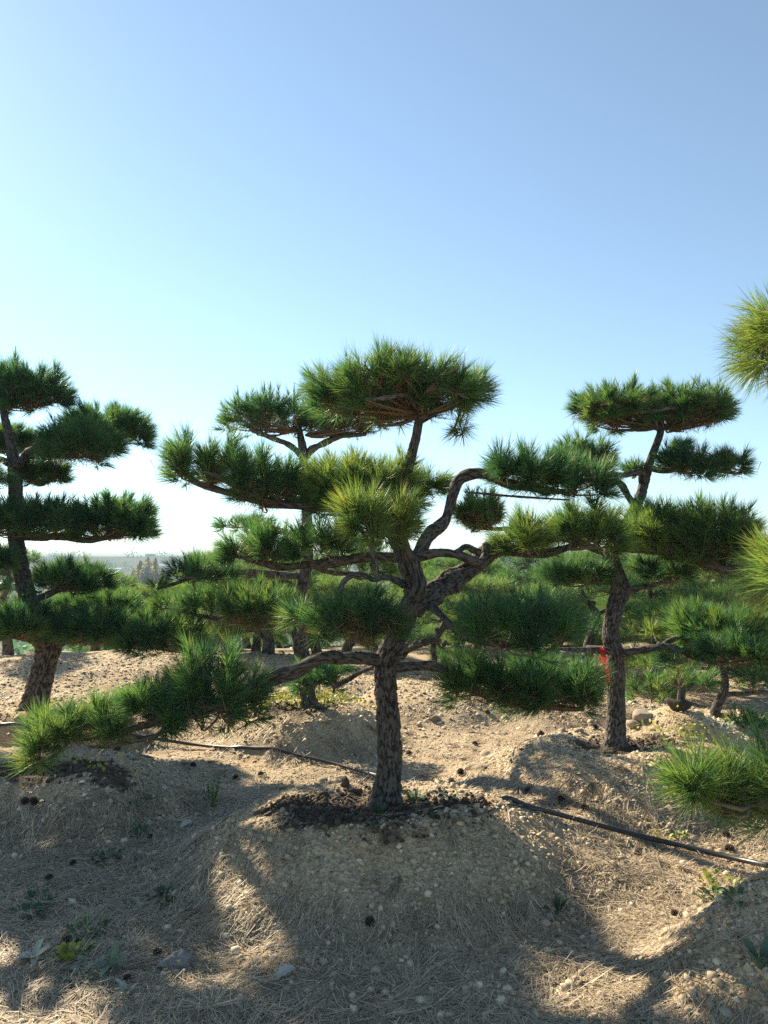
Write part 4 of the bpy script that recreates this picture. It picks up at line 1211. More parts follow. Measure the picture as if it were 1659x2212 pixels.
for i in range(26):
    px = 478 + i * 7.2 + rp.uniform(-2, 2)
    Y = 640 + rp.uniform(-20, 20)
    x = px_of(px, Y)
    if first is None:
        first = poplar(px, 1197, Y, 1.5, 31, 'tiny bare poplar in the evenly planted row on the far skyline', 700, 0.55, 'far row of poplars')
        o = first
    else:
        o = copy_tree(first)
    s = rp.uniform(0.72, 1.0)
    o.location = (x, Y, h1(x, Y)); o.scale = (s, s, s); o.rotation_euler = (0, 0, rp.uniform(0, 6))

# ---- far woods, dry brush, field things
def far_woods():
    rng = np.random.default_rng(9)
    n = 9000
    k = 520
    ca = np.radians(rng.uniform(-31, 31, k)); cr = 120 * (900 / 120) ** rng.uniform(0, 1, k)
    cx, cy = np.sin(ca) * cr, np.cos(ca) * cr
    cz = height(cx, cy)
    cs = rng.uniform(1.6, 4.2, k) * (0.75 + cr / 900)
    i = rng.integers(0, k, n * 3)
    g = rng.normal(size=(len(i), 3)) * 0.42
    c = np.stack([cx[i] + g[:, 0] * cs[i] * 1.6, cy[i] + g[:, 1] * cs[i] * 1.6, cz[i] + np.abs(g[:, 2] + 0.35) * cs[i]], 1)
    M = rand_rot(len(i), rng)
    s = cs[i] * 0.12
    q = np.array([(-1, -0.7, 0), (1, -0.7, 0), (1, 0.7, 0), (-1, 0.7, 0)], float)
    v = np.einsum('nij,kj->nki', M, q) * s[:, None, None] + c[:, None, :]
    acc = Acc(); acc.add(v.reshape(-1, 3), None, np.arange(len(i) * 4).reshape(-1, 4), tint=np.repeat(np.clip(rng.normal(0.3, 0.18, len(i)), 0, 1), 4))
    link('far_woods', acc.mesh('far_woods', M_NEEDLE), kind='stuff')
far_woods()

def dry_brush():
    rng = np.random.default_rng(10)
    acc = Acc()
    for px, Y, wx, wy, hh, n in [(925, 24, 1.4, 1.2, 1.1, 1500), (1575, 22, 2.2, 1.5, 1.0, 1800), (1290, 20, 1.2, 1.0, 0.8, 800), (1420, 26, 2.5, 1.0, 1.0, 1500)]:
        x = px_of(px, Y) + rng.normal(0, wx * 0.5, n); y = Y + rng.normal(0, wy * 0.5, n)
        b = np.stack([x, y, height(x, y) - 0.05], 1)
        t = b + np.stack([rng.normal(0, 0.22, n), rng.normal(0, 0.22, n), hh * rng.uniform(0.4, 1.1, n)], 1)
        v, f = flat_needles(b, t, np.full(n, 0.03), rng)
        acc.add(v, f, tint=np.repeat(np.clip(rng.normal(0.45, 0.2, n), 0, 1), 3))
    link('dry_brush', acc.mesh('dry_brush', M_DEAD), kind='stuff')
dry_brush()

def tunnel(px, py, Y, L, label):
    x, = (px_of(px, Y),)
    z = h1(x, Y)
    t = thing('polytunnel', label, 'greenhouse', (x, Y, z), 'polytunnels on the far slope')
    th = np.linspace(0, np.pi, 9)
    prof = np.stack([0 * th, np.cos(th) * 4.0, np.sin(th) * 3.0 + 0.1], 1)
    v = np.vstack([prof + np.array([-L / 2, 0, 0]), prof + np.array([L / 2, 0, 0])])
    q = [(i, i + 1, i + 10, i + 9) for i in range(8)]
    acc = Acc(); acc.add(v, None, q, tint=0.5)
    link('cover', acc.mesh('cover', M_TUNNEL, True), t)
    a2 = Acc()
    for s in (-1, 1):
        vv = np.vstack([prof, [[0, 0, 0.1]]]) + np.array([s * L / 2, 0, 0])
        a2.add(vv, [(i, i + 1, 9) for i in range(8)], None, tint=0.5)
    link('end_wall', a2.mesh('end_wall', M_TUNNEL), t)
for a in [(375, 0, 520, 34, 'far white polytunnel, nearest strip right of the yellow poplars'), (380, 0, 620, 44, 'far white polytunnel, upper strip right of the yellow poplars'), (180, 0, 560, 60, 'far white polytunnel on the slope left of the yellow poplars'), (30, 0, 430, 40, 'far white polytunnel behind the left edge trunk')]:
    tunnel(*a)

def far_building(px, Y, W, H, label):
    x = px_of(px, Y); z = h1(x, Y)
    t = thing('building', label, 'building', (x, Y, z))
    def box(name, cx, cz, w, d, h, mat, dy=0):
        v = np.array([(sx * w / 2 + cx, sy * d / 2 + dy, cz + sz * h) for sz in (0, 1) for sy in (-1, 1) for sx in (-1, 1)], float)
        q = [(0, 1, 3, 2), (4, 6, 7, 5), (0, 4, 5, 1), (2, 3, 7, 6), (0, 2, 6, 4), (1, 5, 7, 3)]
        acc = Acc(); acc.add(v, None, q, tint=0.5)
        link(name, acc.mesh(name, mat), t)
    box('wall', 0, -2, W, 12, H + 2, M_WALLFAR)
    box('roof', 0, H + 0.02, W + 0.8, 12.8, 0.6, M_WALLFAR)
    box('wall', W * 0.3, H + 0.7, W * 0.4, 8, 4.0, M_WALLFAR)
far_building(312, 900, 26, at(312, 1196, 900)[2] - h1(px_of(312, 900), 900) - 5, 'pale flat building barely visible in the haze above the yellow poplars')

# ------------------------------------------------------------------ haze
def haze():
    v = np.array([(sx * 2600, sy * 2600, z) for z in (-28, 12.5) for sy in (-1, 1) for sx in (-1, 1)], float)
    q = [(0, 2, 3, 1), (4, 5, 7, 6), (0, 1, 5, 4), (2, 6, 7, 3), (0, 4, 6, 2), (1, 3, 7, 5)]
    m, nt, out = new_mat('haze')
    p = nt.nodes.new('ShaderNodeVolumePrincipled')
    p.inputs['Color'].default_value = (0.30, 0.42, 0.54, 1)
    p.inputs['Density'].default_value = 0.0013
    p.inputs['Anisotropy'].default_value = 0.0
    nt.links.new(p.outputs[0], out.inputs['Volume'])
    link('haze', make_mesh('haze', v, [np.array(q)], m), kind='stuff')
haze()

# ------------------------------------------------------------------ the hose and other small things
def hose(name, label, cat, pix, r, lift, sides=12, bury=None):
    P = []
    for px, py in pix:
        g = ground_at(px, py)
        P.append(g + np.array([0, 0, r + lift]))
    c, rr = catmull(P, np.full(len(P), r), 0.03)
    z = height(c[:, 0], c[:, 1])
    zz = np.maximum(c[:, 2], z + r * 0.8)
    k = np.ones(31) / 31
    for ax in (0, 1):
        c[:, ax] = c[:, ax] + (np.convolve(np.pad(c[:, ax] - np.linspace(c[0, ax], c[-1, ax], len(c)), 15, mode='edge'), k, 'valid') + np.linspace(c[0, ax], c[-1, ax], len(c)) - c[:, ax]) * (len(c) > 60)
    z = height(c[:, 0], c[:, 1])
    zz = np.maximum(zz, z + r * 0.8)
    zz = np.convolve(np.pad(zz, 15, mode='edge'), k, 'valid')
    c[:, 2] = np.maximum(zz, z + r * 0.9)
    if bury:                                           # where the gravel covers it
        pxs = 829.5 + c[:, 0] / c[:, 1] * FPX
        c[:, 2] -= 0.055 * smooth(bury[0] - 25, bury[0] + 25, pxs) * (1 - smooth(bury[1] - 25, bury[1] + 25, pxs))
    o0 = c[0].copy()
    t = thing(name, label, cat, o0)
    v, tr, q, pl = tube(c - o0, rr, sides, 0.03)
    acc = Acc(); acc.add(v, tr, q, tint=pl)
    link('tube' if name != 'irrigation_hose' else 'pipe', acc.mesh(name, M_HOSE, True), t)
    return t, c
HOSE, hc = hose('irrigation_hose', 'long black irrigation pipe snaking over the ground past the middle trunk', 'hose',
     [(-60, 1570), (5, 1578), (120, 1586), (300, 1595), (380, 1607), (470, 1621), (560, 1624), (630, 1630), (690, 1645), (760, 1668), (815, 1682), (900, 1697), (1000, 1714), (1075, 1732), (1150, 1752), (1260, 1779), (1420, 1825), (1540, 1854), (1660, 1879), (1760, 1900)], 0.0145, 0.004, bury=(905, 1070))
hose('drip_tube', 'thin dark drip tube crossing the right shoulder of the middle mound', 'tube', [(990, 1772), (1040, 1760), (1085, 1741), (1125, 1744), (1165, 1762), (1200, 1776)], 0.005, 0.004, 8)
hose('drip_tube', 'thin dark drip tube curling down the left side of the ribboned pine mound', 'tube', [(1170, 1596), (1140, 1600), (1115, 1616), (1104, 1640), (1100, 1664)], 0.005, 0.004, 8)

def stone_mesh(r, seed, flat=0.65, mat=None, rough=0.16, tint=0.5, sub=2):
    import bmesh
    bm = bmesh.new()
    bmesh.ops.create_icosphere(bm, subdivisions=sub, radius=1.0)
    v = np.array([p.co[:] for p in bm.verts]); f = np.array([[q.index for q in p.verts] for p in bm.faces])
    bm.free()
    rng = np.random.default_rng(seed)
    d = 1 + rough * fbm(v * 1.3 + seed, 3, seed) + (0.10 * fbm(v * 4.5 + seed, 3, seed + 1) if sub > 2 else 0.06 * vnoise(v * 3.0 + seed, seed + 1))
    for k in range(8):                                # broken facets
        n = unit(rng.normal(size=3)); lim = rng.uniform(0.62, 0.88)
        s = v @ n
        d = np.where(s * d > lim, lim / np.maximum(s, 0.05), d)
    v = v * d[:, None] * np.array([1, rng.uniform(0.65, 0.9), flat]) * r
    a = rng.uniform(0, 6.28)
    v = v @ np.array([[math.cos(a), -math.sin(a), 0], [math.sin(a), math.cos(a), 0], [0, 0, 1]]).T
    acc = Acc(); acc.add(v, f, None, tint=np.full(len(v), tint))
    return acc.mesh('stone', mat or M_STONE)

def stone(px, py, r_px, label, cat='stone', name='stone', mat=None, tint=0.55, flat=0.65, sub=2, rough=0.16, back=None):
    g = ground_at(px, py) if back is None else np.array([px_of(px, back), back, h1(px_of(px, back), back)])
    r = r_px * g[1] / FPX
    o = link(name, stone_mesh(r, int(px * 3 + py), flat, mat, rough, tint, sub), None, g + np.array([0, 0, r * flat * 0.35]))
    return tag(o, label, cat)
stone(578, 1448, 16, 'pale cream boulder, the left one of two below the yellow-green garden pine', 'boulder', 'boulder', tint=0.55, sub=3, flat=0.75)
stone(612, 1452, 19, 'tan boulder half hidden by the low left branch, right of the cream one', 'boulder', 'boulder', tint=0.5, sub=3)
stone(1388, 1552, 32, 'wide tan boulder on the seedling mound just right of the ribboned trunk', 'boulder', 'boulder', tint=0.45, flat=0.45, sub=3)
stone(1370, 1566, 20, 'smaller boulder below the wide tan one beside the ribboned trunk', 'boulder', 'boulder', tint=0.5, flat=0.5, sub=3)
stone(384, 2086, 42, 'grey weathered stump-like rock at the lower left with a pine cone leaning on it', 'rock', 'rock', M_GREYROCK, 0.42, 0.62, 4, 0.55)
stone(440, 2128, 26, 'flat dark grey slab just below the weathered rock', 'rock', 'rock', M_GREYROCK, 0.15, 0.3, 3, 0.3)
for px, py, r, tint, fl, lab in [
    (699, 1690, 12, 0.36, 0.8, 'stubby stone on the rim of the soil ring, left of the middle trunk'),
    (732, 1682, 10, 0.43, 0.5, 'flat tan stone just right of the stubby one on the soil ring rim'),
    (974, 1688, 8, 0.43, 0.9, 'upright tan stone on the lit rim right of the middle trunk'),
    (1004, 1703, 9, 0.54, 0.7, 'pale rounded stone on the lit rim, further right than the upright one'),
    (952, 1690, 7, 0.36, 0.7, 'small yellow stone on the lit rim nearest to the middle trunk'),
    (906, 1656, 14, 0.68, 0.35, 'flat white stone in the shade right behind the middle trunk'),
    (1048, 1632, 13, 0.54, 0.75, 'cream stone at the foot of the ribboned pine mound'),
    (941, 1554, 14, 0.25, 0.6, 'dark clod on the lit bank right of the middle trunk'),
    (111, 1744, 8, 0.54, 0.6, 'pale stone right of the two pine cones at the left'),
    (167, 1749, 9, 0.50, 0.5, 'flat pale stone further right in line with the two left cones'),
    (306, 1960, 11, 0.54, 0.75, 'round pale stone left of the dark green weed in the shade'),
    (805, 1959, 8, 0.68, 0.8, 'white stone just above the lone cone on the middle mound'),
    (673, 2198, 12, 0.68, 0.45, 'white stone at the very bottom, below the pale fallen leaf'),
    (655, 2176, 11, 0.47, 0.6, 'tan stone at the bottom just above the white one'),
    (885, 2170, 15, 0.32, 0.4, 'brown flat stone at the bottom between needles, near the broken stick'),
    (1187, 1983, 11, 0.50, 0.75, 'pale stone beside the dark-leaved weed on the right slope'),
    (1314, 1964, 11, 0.54, 0.6, 'cream stone among sunlit fallen needles on the right'),
    (1381, 2060, 16, 0.58, 0.25, 'flat pale stone lying in the sunny hollow at the right'),
    (1513, 2056, 15, 0.58, 0.3, 'flat pale stone at the crest of the near right mound'),
    (1484, 1970, 7, 0.65, 0.7, 'small white stone right of the cone in the right hand needle litter'),
    (1497, 2150, 12, 0.54, 0.7, 'pale stone in the shade in the middle of the near right mound'),
    (1571, 2192, 18, 0.50, 0.6, 'large sunlit stone at the bottom right corner'),
    (1352, 2119, 12, 0.00, 0.5, 'dark bark chunk at the lit edge of the near right mound'),
    (1250, 1580, 12, 0.50, 0.55, 'tan stone on the ridge just left of the ribboned trunk foot'),
    (1215, 1580, 10, 0.43, 0.7, 'rounded stone further left on the ridge by the ribboned trunk'),
    (905, 1568, 8, 0.43, 0.6, 'small stone on the slope in the gap right of the middle trunk'),
    (530, 1860, 7, 0.50, 0.7, 'small pale stone on the left shoulder of the middle mound'),
    (620, 1760, 8, 0.50, 0.6, 'pale pebble at the left rim of the middle mound'),
    (1030, 1878, 8, 0.61, 0.7, 'whitish stone on the right shoulder of the middle mound')]:
    stone(px, py, r, lab, tint=tint, flat=fl, mat=M_GREYROCK if tint <= 0.0 else None)
stone(745, 1697, 18, 'dark clump of root soil on the rim left of the middle trunk', 'soil clump', 'soil_clump', M_DARKSOIL, 0.4, 0.9, 3, 0.4)
stone(1168, 1592, 14, 'black drip emitter lump on the crest left of the ribboned trunk', 'emitter', 'drip_emitter', M_DARKSOIL, 0.1, 0.75, 2, 0.2)
for px, py, r, lab in [(700, 1720, 13, 'dark earth clod at the left end of the soil ring'), (660, 1722, 10, 'smallest dark earth clod left of the soil ring'), (930, 1752, 13, 'dark earth clod in the soil ring right of the middle trunk'), (880, 1762, 10, 'dark earth clod at the front of the soil ring below the middle trunk'), (965, 1765, 11, 'dark earth clod at the right end of the soil ring'), (770, 1712, 12, 'dark earth clod touching the left foot of the middle trunk')]:
    stone(px, py, r, lab, 'soil clod', 'soil_clod', M_DARKSOIL, 0.4, 0.7, 2, 0.35)

# pine cones
def cone_mesh(seed):
    rng = np.random.default_rng(seed)
    acc = Acc()
    n = 64
    core = unit(ICO_V) * np.array([0.011, 0.011, 0.022])
    acc.add(core, ICO_F, None, tint=0.1)
    for i in range(n):
        f = (i + 0.5) / n
        a = i * 2.39996
        z = (f - 0.5) * 0.050
        r = 0.022 * math.sin(math.pi * (0.12 + 0.80 * (1 - f))) ** 0.8
        up = 0.15 + 0.7 * f
        d = np.array([math.cos(a), math.sin(a), up]); d /= np.linalg.norm(d)
        s = np.array([-math.sin(a), math.cos(a), 0])
        k = np.cross(d, s)
        b0 = np.array([math.cos(a) * r * 0.3, math.sin(a) * r * 0.3, z])
        tip = b0 + d * (r * 0.95 + 0.004)
        wd = 0.0065 * (0.6 + 0.6 * math.sin(math.pi * f))
        v = [b0 - s * wd * 0.5, b0 + s * wd * 0.5, tip - s * wd - k * 0.001, tip + s * wd - k * 0.001, tip + d * 0.003, tip + k * 0.0035]
        acc.add(np.array(v), [(2, 3, 4), (2, 4, 5), (3, 5, 4), (0, 2, 5), (1, 5, 3), (0, 5, 1)], [(0, 1, 3, 2)], tint=np.array([0.2, 0.2, 0.55, 0.55, 0.75, 0.6]) + rng.normal(0, 0.08))
    return acc.mesh('pine_cone', M_CONE)
cone_me = [cone_mesh(s) for s in (1, 2, 3)]
CONES = [
    (54, 1734, 1.1, 'left one of the two pine cones side by side at the left edge'),
    (75, 1737, 1.2, 'right one of the two pine cones side by side at the left edge'),
    (418, 1658, 1.15, 'pine cone at the edge of the left mound shadow, below the hose'),
    (508, 1683, 1.0, 'pine cone at the right tip of the left mound shadow'),
    (254, 1622, 1.2, 'pine cone under the low left branch on the left mound'),
    (325, 1815, 1.0, 'pine cone in the dark litter left of the middle mound'),
    (563, 1677, 1.1, 'pine cone on the sunny ground left of the soil ring'),
    (882, 1631, 1.1, 'pine cone just right of the middle trunk at hose height'),
    (996, 1674, 1.25, 'big pine cone on the shaded flat right of the middle trunk'),
    (1025, 1609, 1.0, 'pine cone between the two mounds, left of the cream stone'),
    (799, 1999, 0.95, 'lone pine cone on the front face of the middle mound'),
    (140, 2038, 0.95, 'largest pine cone by the yellow weed at the lower left'),
    (171, 2042, 0.8, 'pine cone right against the largest one at the lower left'),
    (342, 2064, 0.9, 'pine cone leaning on the grey weathered rock'),
    (275, 2118, 0.75, 'pine cone right of the sage leaves near the lower left corner'),
    (160, 1871, 0.9, 'small pine cone left of the weed in the shaded litter'),
    (104, 1905, 1.0, 'pine cone in the shaded litter at the left, above the flat weeds'),
    (1578, 1840, 1.25, 'pine cone above the hose near the right edge'),
    (1568, 1807, 1.1, 'pine cone in the shade under the bright needles at the right'),
    (1379, 1848, 1.0, 'pine cone just below the hose at the right'),
    (1262, 1753, 1.2, 'pine cone at the foot of the brown needle heap'),
    (1208, 1732, 1.1, 'pine cone left of the brown needle heap'),
    (1140, 1711, 1.0, 'pine cone in the shade above the hose, right of the middle mound'),
    (1461, 1981, 0.95, 'pine cone in the sunlit needles above the near right mound'),
    (1287, 1574, 1.0, 'pine cone left of the ribboned trunk foot'),
    (1052, 1541, 1.1, 'pine cone on the far sunlit bank behind the low right branch'),
]
rc = random.Random(2)
for i, (px, py, s, lab) in enumerate(CONES):
    g = ground_at(px, py)
    o = link('pine_cone', cone_me[i % 3], None, g + np.array([0, 0, 0.019 * s]))
    s *= 0.74
    o.location.z -= 0.006
    o.scale = (s, s, s)
    o.rotation_euler = (rc.uniform(0.9, 1.7), rc.uniform(-0.3, 0.3), rc.uniform(0, 6.28))
    tag(o, lab, 'pine cone', 'pine cones lying on the ground')

# weeds
def leaf_mesh(L, W, tint, mat, fold=0.25, droop=0.5, wavy=0.0, n=6):
    v, q = [], []
    for i in range(n + 1):
        f = i / n
        wd = W * (math.sin(math.pi * min(1, f * 0.86 + 0.06)) ** 0.8) * (1 + wavy * (0.5 if i % 2 else -0.5))
        x = L * f
        z = L * (0.55 * f - droop * f * f)
        v += [(x, -wd / 2, z + fold * wd / 2), (x, 0, z), (x, wd / 2, z + fold * wd / 2)]
        if i:
            a = (i - 1) * 3
            q += [(a, a + 3, a + 4, a + 1), (a + 1, a + 4, a + 5, a + 2)]
    acc = Acc(); acc.add(np.array(v), None, q, tint=tint)
    return acc.mesh('leaf', mat, True)
def weed(px, py, label, n, L, W, tint, mat=None, up=0.3, spread=0.03, droop=0.5, wavy=0.0, seed=0, name='weed', cat='weed'):
    rng = random.Random(seed + int(px * 7 + py))
    g = ground_at(px, py)
    t = thing(name, label, cat, g)
    mes = [leaf_mesh(1.0, W / L, min(1, max(0, tint + rng.uniform(-0.15, 0.15))), mat or M_LEAF, 0.25, droop + rng.uniform(-0.2, 0.2), wavy) for k in range(4)]
    for i in range(n):
        o = link('leaf', rng.choice(mes), t)
        a = i * 2.4 + rng.uniform(-0.4, 0.4)
        r = spread * math.sqrt(rng.random())
        o.location = (math.cos(a) * r, math.sin(a) * r, 0.004 + rng.random() * 0.012)
        s = L * rng.uniform(0.65, 1.15)
        o.scale = (s, s, s)
        o.rotation_euler = (rng.uniform(-0.3, 0.3), -up * rng.uniform(0.2, 1.6), a)
    return t
weed(225, 1858, 'dark green low weed in the shade at the left, level with the middle mound', 26, 0.045, 0.026, 0.22, up=0.5, spread=0.08)
weed(361, 1942, 'dense dark green weed with oval leaves in the shade left of the middle mound', 34, 0.045, 0.024, 0.2, up=0.6, spread=0.075)
weed(68, 1978, 'dark green flat weed at the left edge, the lower of two', 20, 0.05, 0.026, 0.15, up=0.3, spread=0.06)
weed(72, 1953, 'dark flat weed at the left edge, the upper of two', 16, 0.05, 0.02, 0.1, up=0.2, spread=0.07)
weed(186, 2016, 'green weed with a few pale round leaves above the largest cone', 26, 0.042, 0.028, 0.4, up=0.5, spread=0.075)
weed(156, 2068, 'bright yellow-green weed in the sun at the lower left', 34, 0.04, 0.028, 0.8, up=0.7, spread=0.06)
weed(182, 2108, 'pale curly weed below the yellow-green one at the lower left', 40, 0.035, 0.02, 0.45, M_SILVER, up=0.4, spread=0.09, wavy=0.5)
weed(72, 2078, 'silvery white leaf rosette lying in the sun at the lower left corner', 11, 0.07, 0.028, 0.80, M_SILVER, up=0.25, spread=0.008, name='rosette_plant', cat='plant')
weed(241, 2096, 'grey-green rosette with long sage-like leaves at the lower left', 9, 0.085, 0.03, 0.30, M_SILVER, up=0.8, spread=0.012, name='rosette_plant', cat='plant')
weed(273, 2147, 'small dusty leaf rosette below the cone at the lower left', 8, 0.06, 0.016, 0.7, M_SILVER, up=0.2, spread=0.008, name='rosette_plant', cat='plant')
weed(286, 1732, 'low green weed at the front foot of the left mound', 26, 0.04, 0.02, 0.25, up=0.3, spread=0.11)
weed(295, 1800, 'sparse green weed beside the cone in dark litter', 12, 0.045, 0.016, 0.35, up=0.9, spread=0.05)
weed(895, 1732, 'green weed with pointed leaves right at the middle trunk foot', 12, 0.07, 0.03, 0.3, up=0.6, spread=0.03)
weed(818, 1766, 'small dark green weed in the soil ring in front of the middle trunk', 8, 0.06, 0.028, 0.22, up=1.0, spread=0.015)
weed(813, 1792, 'pale bluish weed at the front lip of the soil ring', 12, 0.045, 0.02, 0.25, M_SILVER, up=0.4, spread=0.035)
weed(970, 1729, 'grey-green weed on the lit rim right of the middle trunk', 12, 0.05, 0.024, 0.4, M_SILVER, up=0.4, spread=0.035)
weed(1431, 1814, 'yellow-green weed above the hose, the left one of a pair', 18, 0.045, 0.02, 0.8, up=0.5, spread=0.06)
weed(1467, 1809, 'bright green moss-like weed above the hose, the right one of a pair', 26, 0.035, 0.018, 0.62, up=0.6, spread=0.045)
weed(1558, 1916, 'yellow-green weed below the hose at the right edge', 36, 0.045, 0.03, 0.78, up=0.6, spread=0.11)
weed(1539, 1944, 'darker green weed just under the yellow-green one at the right', 20, 0.045, 0.03, 0.42, up=0.5, spread=0.06)
weed(1591, 1951, 'small green weed to the right of the darker one near the right edge', 12, 0.045, 0.026, 0.5, up=0.4, spread=0.05)
weed(1204, 1978, 'dark bluish weed with narrow leaves beside a pale stone on the right slope', 9, 0.085, 0.02, 0.08, up=0.9, spread=0.015)
weed(1643, 2095, 'grey-green weed with long leaves at the lower right edge', 10, 0.10, 0.026, 0.1, M_SILVER, up=0.8, spread=0.02)
weed(1649, 2155, 'long pale green leaves at the lower right corner', 4, 0.11, 0.028, 0.4, M_SILVER, up=0.2, spread=0.02)
weed(1545, 1575, 'grey-green leafy weed on the lit bank behind the bright right pad', 22, 0.06, 0.026, 0.3, M_SILVER, up=0.6, spread=0.12)

def stalk_weed(px, py, label, n, H, tint):
    rng = random.Random(int(px + py))
    g = ground_at(px, py)
    t = thing('weed', label, 'weed', g)
    me = leaf_mesh(1.0, 0.4, tint, M_LEAF)
    for k in range(n):
        a = rng.uniform(0, 6.28); ln = rng.uniform(0, 0.25)
        p = np.array([math.cos(a), math.sin(a), 0]) * 0.03 * rng.random()
        q = p + np.array([math.cos(a) * ln * H, math.sin(a) * ln * H, H * rng.uniform(0.6, 1.0)])
        v, tr, qd, pl = tube([p, (p + q) / 2 + np.array([0.005, 0, 0]), q], [0.0022, 0.0018, 0.001], 5, 0.05)
        acc = Acc(); acc.add(v, tr, qd, tint=tint)
        link('stem', acc.mesh('stem', M_LEAF, True), t)
        for i in range(6):
            o = link('leaf', me, t)
            o.location = tuple(p + (q - p) * (0.3 + 0.7 * i / 6))
            o.scale = (0.035,) * 3
            o.rotation_euler = (0, -0.5, rng.uniform(0, 6.28))
stalk_weed(456, 1746, 'upright leafy weed with several stems beside the left foot of the middle mound', 7, 0.22, 0.5)
stalk_weed(296, 1812, 'single thin weed stalk in the shaded litter at the left', 3, 0.14, 0.4)

# dry needle fans that stand out
def needle_tuft(px, py, label, n, L, tint, upright, heap=False):
    rng = np.random.default_rng(int(px * 5 + py))
    g = ground_at(px, py)
    a = rng.uniform(0, 6.28, n)
    el = rng.uniform(*upright, n)
    d = np.stack([np.cos(a) * np.cos(el), np.sin(a) * np.cos(el), np.sin(el)], 1)
    b = np.zeros((n, 3)); b[:, :2] = rng.normal(0, 0.006, (n, 2)); b[:, 2] = 0.006
    t = b + d * (L * rng.uniform(0.7, 1.1, n))[:, None]
    if heap:                                           # tips on the ground, joined at the top
        top = np.array([0, 0, L * 0.85]) + rng.normal(0, 0.01, (n, 3))
        t2 = np.stack([np.cos(a), np.sin(a), 0 * a], 1) * (L * rng.uniform(0.3, 0.9, n))[:, None]
        t2[:, 2] = height(g[0] + t2[:, 0], g[1] + t2[:, 1]) - g[2] + 0.003
        b, t = top, t2
    else:
        hz = height(g[0] + t[:, 0], g[1] + t[:, 1]) - g[2] + 0.006
        t[:, 2] = np.maximum(t[:, 2], hz)
    v, f = flat_needles(b, t, np.full(n, 0.0032), rng)
    acc = Acc(); acc.add(v, f, tint=np.repeat(np.clip(rng.normal(tint, 0.12, n), 0, 1), 3))
    o = link('needle_tuft', acc.mesh('needle_tuft', M_LITTER), None, g)
    tag(o, label, 'dry needles')
needle_tuft(1280, 1748, 'brown cone-shaped heap of dry needles standing above the hose at the right', 150, 0.19, 0.25, (0.2, 1.0), True)
needle_tuft(456, 2090, 'fan of grey dry needles just right of the weathered rock', 60, 0.15, 0.6, (0.0, 0.5))
needle_tuft(456, 2178, 'pale star of dry needles at the bottom left of centre', 70, 0.16, 0.95, (0.0, 0.55))
needle_tuft(810, 1906, 'grey needle fan on the upper front of the middle mound', 50, 0.13, 0.45, (0.0, 0.3))
needle_tuft(621, 1860, 'grey needle fan on the left front of the middle mound', 50, 0.13, 0.45, (0.0, 0.5))
needle_tuft(1067, 2016, 'dense needle fan at the right foot of the middle mound', 80, 0.16, 0.5, (0.0, 0.3))
needle_tuft(1590, 2035, 'pale sunlit needle tuft on the crest of the near right mound', 40, 0.12, 0.9, (0.0, 0.4))
needle_tuft(380, 1775, 'sunlit cream needle tuft in the bright patch left of the middle mound', 60, 0.12, 0.95, (0.0, 0.5))

# fallen leaves and sticks
def fallen_leaf(px, py, label, L, tint, seed):
    g = ground_at(px, py)
    o = link('fallen_leaf', leaf_mesh(L, L * 0.5, tint, M_SILVER, 0.5, 0.45, 0.35, 8), None, g + np.array([0, 0, 0.012]))
    o.rotation_euler = (0.3, -0.15, seed)
    tag(o, label, 'leaf')
fallen_leaf(389, 1793, 'pale fallen leaf curled on the litter left of the middle mound', 0.085, 1.0, 0.8)
fallen_leaf(594, 2123, 'pale lobed fallen leaf in the shaded needles near the bottom', 0.085, 0.9, 0.6)
fallen_leaf(1040, 1762, 'small pale fallen leaf at the front right rim of the soil ring', 0.05, 1.0, 2.0)

def stick(pix, r, label, tint, mat=None, name='stick'):
    P = np.array([ground_at(*p) + np.array([0, 0, r * 0.9]) for p in pix])
    v, t, q, pl = tube(P - P[0], np.linspace(r, r * 0.55, len(P)), 7, 0.02, 0.006, seed=int(pix[0][0]))
    acc = Acc(); acc.add(v, t, q, tint=tint)
    o = link(name, acc.mesh(name, mat or M_WOOD, True), None, P[0])
    tag(o, label, 'stick')
stick([(1119, 2137), (1180, 2128), (1240, 2120), (1300, 2110), (1340, 2108)], 0.004, 'long pale stick lying in the sunny litter at the bottom right', 1.0)
stick([(1130, 2126), (1160, 2132), (1175, 2142)], 0.003, 'short pale twig forking from the long stick', 0.9)
stick([(200, 1793), (235, 1790), (270, 1789)], 0.007, 'dark stick in the shade at the left below the bright patch', 0.1)
stick([(900, 2190), (935, 2180), (960, 2172)], 0.007, 'short broken stick at the bottom centre', 0.55)
stick([(905, 2146), (930, 2130), (948, 2118)], 0.006, 'grey curved stick in the shaded needles below the middle mound', 0.35)
stick([(118, 2160), (137, 2157), (155, 2158)], 0.009, 'black short stick at the lower left corner', 0.0, M_GREYROCK)
stick([(270, 1556), (310, 1536), (352, 1522)], 0.006, 'thin dark stick behind the low left branch', 0.1)
stick([(800, 1730), (822, 1738), (846, 1742)], 0.013, 'yellow broken wooden peg lying at the foot of the middle trunk', 1.1, None, 'wooden_peg')
stick([(512, 1578), (545, 1560), (580, 1544)], 0.008, 'thin dark stick lying on the mound of the pine behind', 0.05)

